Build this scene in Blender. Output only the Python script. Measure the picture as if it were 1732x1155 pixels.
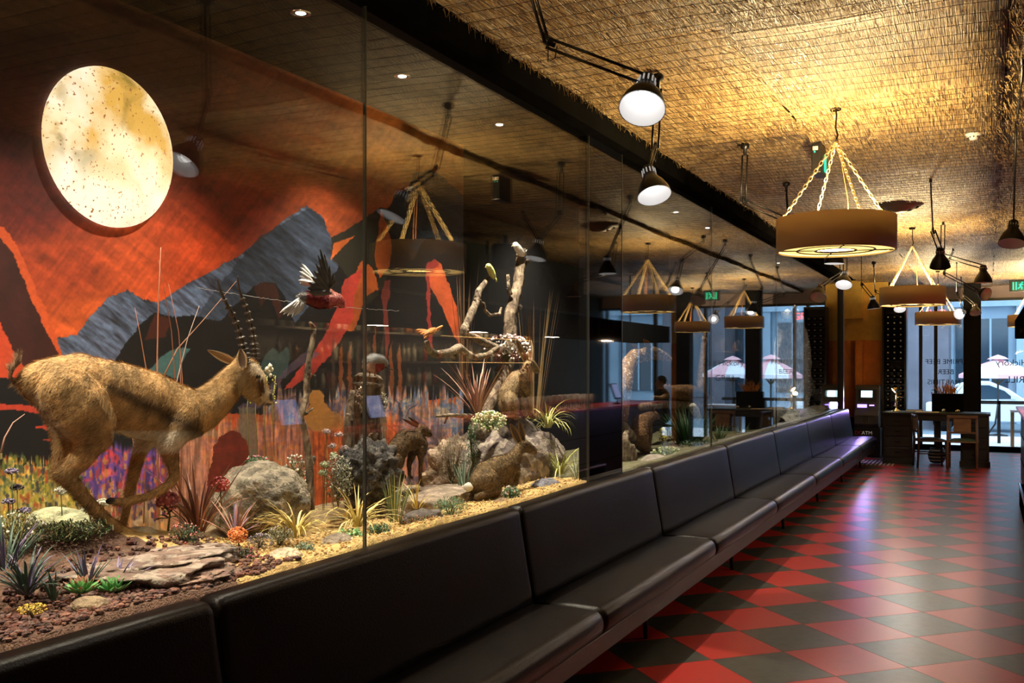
import bpy, bmesh, math, random
import numpy as np
from mathutils import Vector, Matrix, Quaternion, noise

for o in list(bpy.data.objects): bpy.data.objects.remove(o)
SC = bpy.context.scene
COL = SC.collection
random.seed(7); RN = np.random.default_rng(7)
PI = math.pi

# ------------------------------------------------------------------ camera
FPX = 1645.0; TH = math.atan(803.5/FPX); CT, ST = math.cos(TH), math.sin(TH); EYE = 1.55
cd = bpy.data.cameras.new('camera'); cam = bpy.data.objects.new('camera', cd); COL.objects.link(cam)
cam.location = (0, 0, EYE); cam.rotation_euler = (PI/2, 0, TH)
cd.sensor_width = 36; cd.lens = 36*FPX/1732; cd.shift_x = 0; cd.shift_y = 42.5/1732
cd.clip_start = 0.05; cd.clip_end = 300
SC.camera = cam

# ------------------------------------------------------------------ world, exposure
w = bpy.data.worlds.new('world'); SC.world = w; w.use_nodes = True
bg = w.node_tree.nodes['Background']; bg.inputs[0].default_value = (0.58, 0.80, 1.0, 1); bg.inputs[1].default_value = 4.3
vs = SC.view_settings; vs.view_transform = 'Standard'; vs.look = 'None'; vs.gamma = 1; vs.use_curve_mapping = False
vs.exposure = 0.0
K_PEND = 25.0; K_LAMP = 4.6; K_DIO = 66.0; K_BACKBAR = 40.0

def light(name, kind, loc, energy, color=(1,1,1), size=.05, direction=None, spot=None, blend=.4, size_y=None):
    l = bpy.data.lights.new(name, kind); l.energy = energy; l.color = color
    if kind == 'AREA':
        l.size = size
        if size_y: l.shape = 'RECTANGLE'; l.size_y = size_y
    else: l.shadow_soft_size = size
    if spot: l.spot_size = math.radians(spot); l.spot_blend = blend
    o = bpy.data.objects.new(name, l); COL.objects.link(o); o.location = loc
    if direction is not None:
        o.rotation_euler = Vector(direction).to_track_quat('-Z', 'Y').to_euler()
    return o

# recessed downlights of the display case (the fittings themselves are built further down)
DOWN = [(-2.72,.95),(-2.75,2.0),(-2.70,3.42),(-2.80,4.40),(-2.80,5.55),(-2.8,7.2),(-2.8,9.47),(-2.8,10.7),(-2.8,12.6),(-2.8,14.8)]
DAIM = [(.22,.3),(.16,.1),(.12,-.3),(.10,.0),(.18,.12),(-.1,0),(-.1,0),(-.1,0),(-.1,0),(-.1,0)]
DPOW = [1.9,1.9,1.7,1.9,3.2,3.0,1.6,.8,1.6,1.6]
for (x, y), a, p in zip(DOWN, DAIM, DPOW):
    light('downlight_beam', 'SPOT', (x, y, 3.07), K_DIO*p*2.2, (1.0, .86, .66), .025, (a[0], a[1], -1), 104, 1.0)

# ------------------------------------------------------------------ projection helpers
def ray(px, py):
    u = (px-866)/FPX; v = (620-py)/FPX
    return Vector((u*CT-ST, CT+u*ST, v))
def PX(px, py, x):
    r = ray(px, py); k = x/r.x; return Vector((x, r.y*k, EYE+r.z*k))
def PY(px, py, y):
    r = ray(px, py); k = y/r.y; return Vector((r.x*k, y, EYE+r.z*k))
def PD(px, py, d):
    r = ray(px, py); return Vector((r.x*d, r.y*d, EYE+r.z*d))
def PZ(px, py, z):
    r = ray(px, py); k = (z-EYE)/r.z; return Vector((r.x*k, r.y*k, z))
def dep(p): return -p[0]*ST+p[1]*CT
def mpp(px, x): return (x/ray(px, 600).x)/FPX        # metres per pixel at plane X=x

# ------------------------------------------------------------------ materials
def srgb(c):
    return tuple(((v/255)/12.92 if v <= 10 else (((v/255)+.055)/1.055)**2.4) for v in c)
def mat(name, col=(.5,.5,.5), rough=.5, metal=0, var=0, vscale=8, bump=0, bscale=40, emit=None, es=1, vc=False, spec=.5,
        stretch=(1,1,1), coat=0, alpha=None, transl=0, col2=None, bump2=None):
    m = bpy.data.materials.new(name); m.use_nodes = True; nt = m.node_tree; n = nt.nodes; L = nt.links
    b = n['Principled BSDF']; b.inputs['Base Color'].default_value = (*col, 1)
    b.inputs['Roughness'].default_value = rough; b.inputs['Metallic'].default_value = metal
    b.inputs['Specular IOR Level'].default_value = spec
    b.inputs['Coat Weight'].default_value = coat; b.inputs['Coat Roughness'].default_value = .15
    tc = n.new('ShaderNodeTexCoord'); mp = n.new('ShaderNodeMapping'); L.new(tc.outputs['Object'], mp.inputs[0])
    mp.inputs['Scale'].default_value = stretch
    src = None
    if vc:
        a = n.new('ShaderNodeVertexColor'); a.layer_name = 'Col'; src = a.outputs[0]
    if var or col2:
        t = n.new('ShaderNodeTexNoise'); t.inputs['Scale'].default_value = vscale; t.inputs['Detail'].default_value = 6
        L.new(mp.outputs[0], t.inputs['Vector'])
        if col2:
            mx = n.new('ShaderNodeMix'); mx.data_type = 'RGBA'
            rp = n.new('ShaderNodeMapRange'); rp.inputs[1].default_value = .4; rp.inputs[2].default_value = .62
            L.new(t.outputs[0], rp.inputs[0]); L.new(rp.outputs[0], mx.inputs[0])
            if src: L.new(src, mx.inputs[6])
            else: mx.inputs[6].default_value = (*col, 1)
            mx.inputs[7].default_value = (*col2, 1); src = mx.outputs[2]
        if var:
            mr = n.new('ShaderNodeMapRange'); mr.inputs[1].default_value = .3; mr.inputs[2].default_value = .7
            mr.inputs[3].default_value = 1-var; mr.inputs[4].default_value = 1+var
            L.new(t.outputs[0], mr.inputs[0])
            h = n.new('ShaderNodeVectorMath'); h.operation = 'SCALE'
            if src: L.new(src, h.inputs[0])
            else: h.inputs[0].default_value = col
            L.new(mr.outputs[0], h.inputs['Scale']); src = h.outputs[0]
    if src: L.new(src, b.inputs['Base Color'])
    if bump:
        t = n.new('ShaderNodeTexNoise'); t.inputs['Scale'].default_value = bscale; t.inputs['Detail'].default_value = 5
        L.new(mp.outputs[0], t.inputs['Vector'])
        bm = n.new('ShaderNodeBump'); bm.inputs['Strength'].default_value = bump; bm.inputs['Distance'].default_value = .02
        L.new(t.outputs[0], bm.inputs['Height']); L.new(bm.outputs[0], b.inputs['Normal'])
    if emit:
        b.inputs['Emission Color'].default_value = (*emit, 1); b.inputs['Emission Strength'].default_value = es
    if transl: 
        b.inputs['Subsurface Weight'].default_value = 0
    return m
def glass_mat(name, tint=(.97,.985,.98), r0=.04):
    m = bpy.data.materials.new(name); m.use_nodes = True; nt = m.node_tree; n = nt.nodes; L = nt.links
    n.remove(n['Principled BSDF']); out = n['Material Output']
    g = n.new('ShaderNodeNewGeometry'); d = n.new('ShaderNodeVectorMath'); d.operation = 'DOT_PRODUCT'
    L.new(g.outputs['Incoming'], d.inputs[0]); L.new(g.outputs['Normal'], d.inputs[1])
    def M(op, a, b=None):
        q = n.new('ShaderNodeMath'); q.operation = op
        for i, s in enumerate((a, b)):
            if s is None: continue
            if isinstance(s, (int, float)): q.inputs[i].default_value = s
            else: L.new(s, q.inputs[i])
        return q.outputs[0]
    f = M('ADD', M('MULTIPLY', M('POWER', M('SUBTRACT', 1, M('ABSOLUTE', d.outputs['Value'])), 5), 1-r0), r0)
    t = n.new('ShaderNodeBsdfTransparent'); t.inputs[0].default_value = (*tint, 1)
    s = n.new('ShaderNodeBsdfGlossy'); s.inputs['Roughness'].default_value = 0
    x = n.new('ShaderNodeMixShader'); L.new(f, x.inputs[0]); L.new(t.outputs[0], x.inputs[1]); L.new(s.outputs[0], x.inputs[2])
    L.new(x.outputs[0], out.inputs[0]); return m

M = {}
M['black'] = mat('black_metal', (.008,.008,.009), .35, .0, spec=.5)
M['blackmatte'] = mat('black_paint', (.004,.004,.004), .85, var=.3, spec=.0)
M['blackmatte'].node_tree.nodes['Principled BSDF'].inputs['IOR'].default_value = 1.1
M['darkwood'] = mat('dark_wood', (.022,.014,.010), .35, var=.4, vscale=6, stretch=(1,1,8), bump=.2)
M['leather'] = mat('brown_leather', (.0050,.0030,.0022), .32, var=.5, vscale=5, bump=.12, bscale=160, col2=(.0034,.0024,.002), spec=.35)
M['leather'].node_tree.nodes['Principled BSDF'].inputs['IOR'].default_value = 1.30
M['piping'] = mat('leather_piping', (.05,.03,.02), .3)
M['brass'] = mat('brass', (.75,.53,.22), .22, 1)
M['chain'] = mat('pale_gold_chain', (.86,.74,.46), .28, .85)
M['drum'] = mat('tan_metal_drum', (.54,.39,.22), .45, 0)
M['drumin'] = mat('drum_inside', (.9,.8,.55), .6)
M['chrome'] = mat('chrome', (.8,.8,.82), .15, 1)
M['white'] = mat('white_enamel', (.85,.85,.85), .4)
M['vc'] = mat('painted_organic', rough=.65, vc=True, var=.25, vscale=30, bump=.15, bscale=120)
M['leaf'] = mat('leaf', rough=.45, vc=True, spec=.4)
M['rock'] = mat('rock', rough=.85, vc=True, var=.45, vscale=18, bump=.9, bscale=70)
M['fur'] = mat('fur', rough=.7, vc=True, spec=.25)
M['skin'] = mat('hide', rough=.75, vc=True, var=.35, vscale=22, bump=.7, bscale=70, spec=.2)
M['bark'] = mat('bark', (.10,.065,.04), .8, var=.5, vscale=25, bump=.9, bscale=60, stretch=(1,1,.4), col2=(.22,.17,.12))
M['sand'] = mat('sandy_ground', rough=.9, vc=True, var=.35, vscale=60, bump=.8, bscale=160)
M['glass'] = glass_mat('display_glass', r0=.07)
M['winglass'] = glass_mat('window_glass', (.93,.96,.98))
M['blackglass'] = mat('black_backed_glass', (.004,.004,.005), .03, spec=.6)
M['horn'] = mat('horn', (.045,.033,.024), .3, spec=.6)
M['feather'] = mat('feather', rough=.6, vc=True, bump=.3, bscale=200)
M['claw'] = mat('dark_hoof', (.012,.010,.010), .3)
M['eye'] = mat('glass_eye', (.01,.006,.004), .03, spec=.8)
M['glow'] = mat('lamp_glow', (1,1,1), .5, emit=(1,.97,.92), es=4)
M['shadein'] = mat('shade_inside', (.55,.55,.56), .5, emit=(1,.98,.95), es=.30)
M['diff'] = mat('pendant_diffuser', (.8,.6,.3), .5, emit=(1,.64,.18), es=1.9, var=.2)
M['diff2'] = mat('pendant_diffuser_core', (.8,.8,.9), .5, emit=(.5,.4,1.0), es=.6)
M['text'] = mat('vinyl_lettering', (.02,.02,.025), .5)
M['paper'] = mat('paper', (.7,.62,.5), .7)
M['wood'] = mat('warm_wood', (.22,.12,.05), .4, var=.3, vscale=5, stretch=(1,1,6))

# ------------------------------------------------------------------ object helpers
def setp(o, label=None, cat=None, group=None, kind=None):
    if label: o['label'] = label
    if cat: o['category'] = cat
    if group: o['group'] = group
    if kind: o['kind'] = kind
    return o
def thing(name, label, cat, loc=(0,0,0), rz=0, group=None):
    o = bpy.data.objects.new(name, None); COL.objects.link(o); o.location = loc; o.rotation_euler = (0,0,rz)
    o.empty_display_size = .1
    return setp(o, label, cat, group)
def dup(root, loc=None, rz=None, label=None, group=None, scale=None):
    r = root.copy(); COL.objects.link(r)
    if loc is not None: r.location = loc
    if rz is not None: r.rotation_euler = (0,0,rz)
    if scale: r.scale = scale
    if label: r['label'] = label
    if group: r['group'] = group
    for ch in list(root.children):
        c = ch.copy(); COL.objects.link(c); c.parent = r
        for g in list(ch.children):
            d = g.copy(); COL.objects.link(d); d.parent = c
    return r
class MB:
    def __init__(s): s.v = []; s.f = []; s.c = []; s.n = 0
    def add(s, vs, fs, col=(1,1,1)):
        s.v.extend([tuple(v) for v in vs]); k = s.n; s.n += len(vs)
        for f in fs: s.f.append(tuple(i+k for i in f)); s.c.append(col)
        return s
    def box(s, x0, x1, y0, y1, z0, z1, col=(1,1,1)):
        v = [(x,y,z) for z in (z0,z1) for y in (y0,y1) for x in (x0,x1)]
        return s.add(v, [(0,2,3,1),(4,5,7,6),(0,1,5,4),(1,3,7,5),(3,2,6,7),(2,0,4,6)], col)
    def tube(s, pts, rad, seg=8, col=(1,1,1), cap=True, sx=1.0):
        pts = [Vector(p) for p in pts]; n = len(pts)
        if not hasattr(rad, '__len__'): rad = [rad]*n
        vs = []; prev = None
        for i, p in enumerate(pts):
            t = (pts[min(i+1,n-1)]-pts[max(i-1,0)])
            t = t.normalized() if t.length > 1e-9 else Vector((0,0,1))
            a = prev if prev is not None else (Vector((0,0,1)) if abs(t.z) < .9 else Vector((1,0,0)))
            u = (a - t*a.dot(t)); u = u.normalized() if u.length > 1e-6 else t.orthogonal().normalized()
            prev = u; w_ = t.cross(u)
            for k in range(seg):
                q = 2*PI*k/seg; vs.append(p + (u*math.cos(q)*sx + w_*math.sin(q))*rad[i])
        fs = []
        for i in range(n-1):
            for k in range(seg):
                k2 = (k+1) % seg; fs.append((i*seg+k, i*seg+k2, (i+1)*seg+k2, (i+1)*seg+k))
        if cap: fs.append(tuple(range(seg-1,-1,-1))); fs.append(tuple((n-1)*seg+k for k in range(seg)))
        return s.add(vs, fs, col)
    def lathe(s, prof, seg=20, o=(0,0,0), axis=None, col=(1,1,1), close=False):
        o = Vector(o); R = Matrix.Identity(3)
        if axis is not None: R = Vector((0,0,1)).rotation_difference(Vector(axis).normalized()).to_matrix()
        vs = [o + R @ Vector((r*math.cos(2*PI*k/seg), r*math.sin(2*PI*k/seg), z)) for r, z in prof for k in range(seg)]
        fs = [(i*seg+k, i*seg+(k+1) % seg, (i+1)*seg+(k+1) % seg, (i+1)*seg+k) for i in range(len(prof)-1) for k in range(seg)]
        if close: fs.append(tuple(range(seg-1,-1,-1))); fs.append(tuple((len(prof)-1)*seg+k for k in range(seg)))
        return s.add(vs, fs, col)
    def ball(s, c, r, sub=1, col=(1,1,1), jit=0, sc=(1,1,1)):
        v, f = ICO[sub]; c = Vector(c)
        return s.add([c + Vector((p[0]*sc[0], p[1]*sc[1], p[2]*sc[2]))*r*(1+random.uniform(-jit,jit)) for p in v], f, col)
    def blade(s, p0, d, up, L, w_, col, seg=5, droop=.5, fold=.25):
        # a leaf blade from p0: starts along (d*tilt+up), bends over along d
        p0 = Vector(p0); d = Vector(d); side = d.cross(Vector((0,0,1)))
        side = side.normalized() if side.length > 1e-6 else Vector((1,0,0))
        vs = []; p = p0.copy(); ang = up
        for i in range(seg+1):
            t = i/seg; ww = w_*(1-t**2.2)*(.55+.9*min(t*2,1)*.5)
            dr = d*math.cos(ang)+Vector((0,0,1))*math.sin(ang)
            nrm = side.cross(dr)
            vs += [p-side*ww*.5+nrm*ww*fold, p.copy(), p+side*ww*.5+nrm*ww*fold]
            p = p+dr*(L/seg); ang -= droop/seg
        fs = []
        for i in range(seg):
            a = i*3; fs += [(a,a+1,a+4,a+3),(a+1,a+2,a+5,a+4)]
        return s.add(vs, fs, col)
    def build(s, name, m, parent=None, smooth=True, label=None, cat=None, group=None, kind=None, bevel=0, loc=None):
        me = bpy.data.meshes.new(name); me.from_pydata(s.v, [], s.f)
        if smooth: me.polygons.foreach_set('use_smooth', [True]*len(me.polygons))
        ca = me.color_attributes.new('Col', 'FLOAT_COLOR', 'CORNER')
        c = np.ones((len(me.loops), 4), np.float32)
        cnt = np.array([len(f) for f in s.f]); c[:, :3] = np.repeat(np.array(s.c, np.float32).reshape(-1,3), cnt, axis=0)
        ca.data.foreach_set('color', c.ravel())
        me.materials.append(M[m] if isinstance(m, str) else m); me.update()
        o = bpy.data.objects.new(name, me); COL.objects.link(o)
        if parent: o.parent = parent
        if loc is not None: o.location = loc
        if bevel:
            b = o.modifiers.new('bevel', 'BEVEL'); b.width = bevel; b.segments = 2; b.limit_method = 'ANGLE'
        return setp(o, label, cat, group, kind)
ICO = {}
for sub in (1,2,3):
    b = bmesh.new(); bmesh.ops.create_icosphere(b, subdivisions=sub, radius=1)
    ICO[sub] = ([v.co.copy() for v in b.verts], [tuple(x.index for x in f.verts) for f in b.faces]); b.free()
def box(name, x0,x1,y0,y1,z0,z1, m, parent=None, bevel=0, **k):
    return MB().box(x0,x1,y0,y1,z0,z1).build(name, m, parent, False, bevel=bevel, **k)
def recenter(o):
    # put the origin of a top-level mesh at the base of its shape
    me = o.data; n = len(me.vertices); a = np.empty(n*3, np.float32); me.vertices.foreach_get('co', a); a = a.reshape(-1,3)
    c = np.array([(a[:,0].min()+a[:,0].max())/2, (a[:,1].min()+a[:,1].max())/2, a[:,2].min()], np.float32)
    me.vertices.foreach_set('co', (a-c).ravel()); o.location = Vector(o.location)+Vector(c.tolist()); me.update(); return o
def jit(c, a=.2):
    k = 1+random.uniform(-a, a); return (max(0,c[0]*k), max(0,c[1]*k*(1+random.uniform(-.06,.06))), max(0,c[2]*k))
def text_mesh(name, s, size, m, parent, loc, rot, extrude=.001, font_scale=(1,1,1), align='CENTER', **k):
    cu = bpy.data.curves.new(name, 'FONT'); cu.body = s; cu.size = size; cu.align_x = align; cu.extrude = extrude
    t = bpy.data.objects.new('tmp', cu); COL.objects.link(t)
    dg = bpy.context.evaluated_depsgraph_get(); me = bpy.data.meshes.new_from_object(t.evaluated_get(dg))
    bpy.data.objects.remove(t); o = bpy.data.objects.new(name, me); COL.objects.link(o)
    me.materials.clear(); me.materials.append(M[m] if isinstance(m, str) else m)
    o.location = loc; o.rotation_euler = rot; o.scale = font_scale
    if parent: o.parent = parent
    return setp(o, **k)

# organic bodies: overlapping balls along chains -> voxel remesh -> one continuous skin
def body(name, chains, voxel, m='skin', colf=None, parent=None, smooth=4, noise_amp=0, **k):
    bv, bf = ICO[2]; bva = np.array([tuple(v) for v in bv]); V = []; F = []; n = 0
    for ch in chains:
        sx = 1.0
        if isinstance(ch, tuple): ch, sx = ch
        pts = [(Vector(c[0]), c[1]) for c in ch]
        for i in range(max(1, len(pts)-1)):
            (a, ra) = pts[i]; (b, rb) = pts[min(i+1, len(pts)-1)]
            L = (b-a).length; st = max(1, int(L/(max(.35*min(ra, rb), voxel))))
            for q in range(st+(1 if i >= len(pts)-2 else 0)):
                t = q/st; c = a.lerp(b, t); r = ra+(rb-ra)*t
                V.append(bva*np.array([r*sx, r, r])+np.array(c)); F += [(f[0]+n, f[1]+n, f[2]+n) for f in bf]; n += len(bv)
    me = bpy.data.meshes.new('tmp'); me.from_pydata(np.concatenate(V).tolist(), [], F)
    t = bpy.data.objects.new('tmp', me); COL.objects.link(t)
    rm = t.modifiers.new('r', 'REMESH'); rm.mode = 'VOXEL'; rm.voxel_size = voxel
    sm = t.modifiers.new('s', 'SMOOTH'); sm.iterations = smooth; sm.factor = .6
    dg = bpy.context.evaluated_depsgraph_get(); r = bpy.data.meshes.new_from_object(t.evaluated_get(dg))
    bpy.data.objects.remove(t); bpy.data.meshes.remove(me); r.name = name
    nv = len(r.vertices); co = np.empty(nv*3, np.float32); r.vertices.foreach_get('co', co); co = co.reshape(-1,3)
    cv = np.ones((nv, 4), np.float32); cv[:, :3] = colf(co) if colf else (.5,.5,.5)
    ca = r.color_attributes.new('Col', 'FLOAT_COLOR', 'POINT'); ca.data.foreach_set('color', cv.ravel())
    r.polygons.foreach_set('use_smooth', [True]*len(r.polygons)); r.materials.clear(); r.materials.append(M[m])
    o = bpy.data.objects.new(name, r); COL.objects.link(o)
    if parent: o.parent = parent
    setp(o, **k); return o
def hair(bodyo, n, L, wid, flow, parent, colf, name='coat', lift=.35, jitter=.35):
    me = bodyo.data; me.calc_loop_triangles(); nt = len(me.loop_triangles)
    tv = np.empty(nt*3, np.int32); me.loop_triangles.foreach_get('vertices', tv); tv = tv.reshape(-1,3)
    co = np.empty(len(me.vertices)*3, np.float32); me.vertices.foreach_get('co', co); co = co.reshape(-1,3)
    A, B, C = co[tv[:,0]], co[tv[:,1]], co[tv[:,2]]; cr = np.cross(B-A, C-A); ar = np.linalg.norm(cr, axis=1); nn = cr/(ar[:,None]+1e-12)
    idx = RN.choice(nt, n, p=ar/ar.sum()); u = RN.random((n,1)); v = RN.random((n,1)); fl = (u+v) > 1; u = np.where(fl, 1-u, u); v = np.where(fl, 1-v, v)
    P = A[idx]*(1-u-v)+B[idx]*u+C[idx]*v; N = nn[idx]
    D = flow(P)+RN.normal(0, jitter, (n,3)); D -= N*(D*N).sum(1, keepdims=True); D /= np.linalg.norm(D, axis=1, keepdims=True)+1e-9
    D = D+N*lift; D /= np.linalg.norm(D, axis=1, keepdims=True)
    S = np.cross(D, N); S /= np.linalg.norm(S, axis=1, keepdims=True)+1e-9
    ln = L*(.5+RN.random((n,1))); W = S*wid*.5
    V = np.stack([P-W-N*.001, P+W-N*.001, P+D*ln], 1).reshape(-1,3)
    h = bpy.data.meshes.new(name); h.from_pydata(V.tolist(), [], np.arange(n*3).reshape(-1,3).tolist())
    c = np.ones((n,3,4), np.float32); cc = colf(P)*(RN.uniform(.45,1.7,(n,1))); c[:,:,:3] = cc[:,None,:]
    ca = h.color_attributes.new('Col', 'FLOAT_COLOR', 'CORNER'); ca.data.foreach_set('color', c.ravel())
    h.materials.append(M['fur']); o = bpy.data.objects.new(name, h); COL.objects.link(o); o.parent = parent; o['kind'] = 'stuff'; return o
def topx(P):
    d = -P[:,0]*ST+P[:,1]*CT; r = P[:,0]*CT+P[:,1]*ST
    return 866+FPX*r/d, 620-FPX*(P[:,2]-EYE)/d
def inpoly(x, y, poly):
    r = np.zeros(x.shape, bool); n = len(poly)
    for i in range(n):
        x1, y1 = poly[i]; x2, y2 = poly[(i+1) % n]
        if y1 == y2: continue
        c = ((y1 > y) != (y2 > y)) & (x < (x2-x1)*(y-y1)/(y2-y1)+x1); r ^= c
    return r
def vnoise(x, y, seed):
    g = np.random.default_rng(seed).random((256,256)).astype(np.float32)
    xi = np.floor(x).astype(int); yi = np.floor(y).astype(int); fx = x-xi; fy = y-yi
    fx = fx*fx*(3-2*fx); fy = fy*fy*(3-2*fy); xi &= 255; yi &= 255; x2 = (xi+1) & 255; y2 = (yi+1) & 255
    return (g[yi,xi]*(1-fx)+g[yi,x2]*fx)*(1-fy)+(g[y2,xi]*(1-fx)+g[y2,x2]*fx)*fy
def fbm(x, y, seed, o=4):
    r = 0; a = .5
    for i in range(o): r = r+a*vnoise(x*2**i, y*2**i, seed+i); a *= .5
    return r
# ================================================================== ROOM SHELL
GX = -2.15                      # plane of the display glass
XR = 3.2; YF = 19.8; YB = -1.6  # right wall, street windows, wall behind the camera
M['wall'] = mat('dark_green_wall', (.02,.032,.028), .7, var=.2)
M['floorbase'] = mat('floor_base', (.015,.012,.010), .6)
M['tred'] = mat('red_floor_tile', (.35,.026,.019), .30, var=.22, vscale=14, bump=.05, bscale=90, col2=(.28,.018,.014), spec=.35)
M['tblk'] = mat('black_floor_tile', (.042,.043,.036), .30, var=.3, vscale=14, bump=.05, bscale=90, spec=.35)
M['plasterblack'] = mat('case_black', (.006,.006,.007), .7, spec=.1)
M['wallo'] = mat('orange_paint', (.72,.24,.03), .55, var=.12)
M['wally'] = mat('ochre_paint', (.78,.50,.10), .55, var=.12)
fl = box('floor', -3.6, XR, YB, YF+.1, -.12, -.006, 'floorbase', kind='structure')
# vinyl tiles laid at 45 degrees, alternating black and red
T = .4449; O2 = PZ(980+560/3.608, 835+877/3.608, 0); e1 = Vector((.70711,.70711,0)); e2 = Vector((.70711,-.70711,0))
g = .0012
def tile_mesh(m):
    b = MB(); q = [e1*g+e2*g, e1*(T-g)+e2*g, e1*(T-g)+e2*(T-g), e1*g+e2*(T-g)]
    vs = [p+Vector((0,0,z)) for z in (-.006, 0) for p in q]
    b.add(vs, [(4,7,6,5),(0,1,5,4),(1,2,6,5),(2,3,7,6),(3,0,4,7)]); o = b.build('tile', m, None, False); me = o.data
    bpy.data.objects.remove(o); return me
TM = {0: tile_mesh('tred'), 1: tile_mesh('tblk')}
cells = []
for i in range(-12, 50):
    for j in range(-45, 20):
        c = O2+e1*(i+.5)*T+e2*(j+.5)*T
        if not (-3.3 < c.x < XR-.35 and YB+.3 < c.y < YF-.25): continue
        d = dep(c); px = 866+FPX*(c.x*CT+c.y*ST)/d if d > .3 else -999; py = 620+FPX*EYE/d if d > .3 else 9999
        vis = d > .5 and -80 < px < 1850 and py < 1230 and c.x > -2.1
        cells.append((0 if vis else 1, d, i, j))
cells.sort(key=lambda a: (a[0], a[1]))
rest = {0: MB(), 1: MB()}
for n, (v, d, i, j) in enumerate(cells):
    p = O2+e1*i*T+e2*j*T; k = (i+j) % 2
    if n < 299 and v == 0:
        o = bpy.data.objects.new('tile', TM[k]); COL.objects.link(o); o.location = p; o.parent = fl
    else:
        q = [e1*g+e2*g, e1*(T-g)+e2*g, e1*(T-g)+e2*(T-g), e1*g+e2*(T-g)]
        rest[k].add([p+a for a in q], [(0,3,2,1)])
rest[0].build('distant_red_tiles', 'tred', fl, False, kind='stuff')
rest[1].build('distant_black_tiles', 'tblk', fl, False, kind='stuff')

# ceiling: slab, reed mats, binding wires, loose straw
ZC1, ZC2, XS = 3.10, 3.02, -1.02
M['reed'] = bpy.data.materials.new('reed_matting'); m = M['reed']; m.use_nodes = True
nt = m.node_tree; n = nt.nodes; L = nt.links; b = n['Principled BSDF']; b.inputs['Roughness'].default_value = .45
tc = n.new('ShaderNodeTexCoord'); mp = n.new('ShaderNodeMapping'); mp.inputs['Scale'].default_value = (170, 5, 20); mp.inputs['Rotation'].default_value = (0,0,.12)
L.new(tc.outputs['Object'], mp.inputs[0]); t1 = n.new('ShaderNodeTexNoise'); t1.inputs['Scale'].default_value = 1; t1.inputs['Detail'].default_value = 3
L.new(mp.outputs[0], t1.inputs[0]); t2 = n.new('ShaderNodeTexNoise'); t2.inputs['Scale'].default_value = 2.2; t2.inputs['Detail'].default_value = 6; L.new(tc.outputs['Object'], t2.inputs[0])
cr = n.new('ShaderNodeValToRGB'); L.new(t1.outputs[0], cr.inputs[0])
cr.color_ramp.elements[0].position = .36; cr.color_ramp.elements[0].color = (.05,.03,.012,1)
cr.color_ramp.elements[1].position = .66; cr.color_ramp.elements[1].color = (.62,.46,.22,1)
e = cr.color_ramp.elements.new(.5); e.color = (.30,.20,.085,1)
mr = n.new('ShaderNodeMapRange'); mr.inputs[1].default_value = .3; mr.inputs[2].default_value = .7; mr.inputs[3].default_value = .6; mr.inputs[4].default_value = 1.25
L.new(t2.outputs[0], mr.inputs[0]); sc = n.new('ShaderNodeVectorMath'); sc.operation = 'SCALE'; L.new(cr.outputs[0], sc.inputs[0]); L.new(mr.outputs[0], sc.inputs['Scale'])
L.new(sc.outputs[0], b.inputs['Base Color']); bp = n.new('ShaderNodeBump'); bp.inputs['Strength'].default_value = .9; bp.inputs['Distance'].default_value = .012
L.new(t1.outputs[0], bp.inputs['Height']); L.new(bp.outputs[0], b.inputs['Normal'])
M['straw'] = mat('straw', rough=.42, vc=True, spec=.5)
ce = box('ceiling', -3.6, XR, YB, YF+.1, 3.16, 3.3, 'blackmatte', kind='structure')
ys = [YB]
while ys[-1] < YF: ys.append(ys[-1]+random.uniform(1.0, 1.5))
ys[-1] = YF
def mat_strip(x0, x1, y0, y1, z):
    nx = max(3, int((x1-x0)/.18)); ny = 7; top = 3.15; V = []; F = []; low = random.uniform(0, .012)
    for j in range(ny):
        for i in range(nx):
            x = x0+(x1-x0)*i/(nx-1); y = y0+(y1-y0+.03)*j/(ny-1)
            s = noise.noise(Vector((x*1.3, y*1.3, 0)))*.018+noise.noise(Vector((x*5, y*5, 3)))*.006
            edge = .010 if j == ny-1 else 0
            xx = x+(random.uniform(-.012,.012) if i in (0,) else 0)
            V.append((xx, y, z-low-edge+s))
    F = [(j*nx+i, (j+1)*nx+i, (j+1)*nx+i+1, j*nx+i+1) for j in range(ny-1) for i in range(nx-1)]
    k = len(V); V += [(x0, y0, top), (x1, y0, top), (x1, y1, top), (x0, y1, top)]
    F += [tuple([k, k+1]+[nx-1-i for i in range(nx)]), (k, 0) + tuple(j*nx for j in range(1, ny)) + (k+3,),
          tuple([k+2, k+1]+[]+[nx-1+j*nx for j in range(ny)]), (k, k+3, k+2, k+1)]
    return V, F
for a in range(len(ys)-1):
    for (x0, x1, z) in ((-2.08, XS, ZC1-.03), (XS, .08, ZC2), (.08, 1.6, ZC2+.01), (1.6, XR, ZC2+.02)):
        V, F = mat_strip(x0, x1, ys[a], ys[a+1], z); MB().add(V, F).build('reed_mat', 'reed', ce, True)
def cz(x, y):
    z = ZC1-.03 if x < XS else ZC2
    return z+noise.noise(Vector((x*1.3, y*1.3, 0)))*.018
WR = .0013
wm = mat('binding_wire', (.03,.02,.012), .5)
y = 1.2
while y < 15:
    pts = [(x, y+noise.noise(Vector((x*1.6, y*3, 9)))*.035, cz(x,y)-.017-.0035) for x in np.linspace(-2.07, XS-.01, 5)]
    pts2 = [(x, y+.02+noise.noise(Vector((x*1.6, y*3, 9)))*.035, cz(x,y)-.017-.0035) for x in np.linspace(XS+.01, 1.4, 9)]
    b = MB(); b.tube(pts, WR, 4, cap=False); b.tube(pts2, WR, 4, cap=False); b.build('binding_wire', wm, ce)
    y += .115
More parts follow.
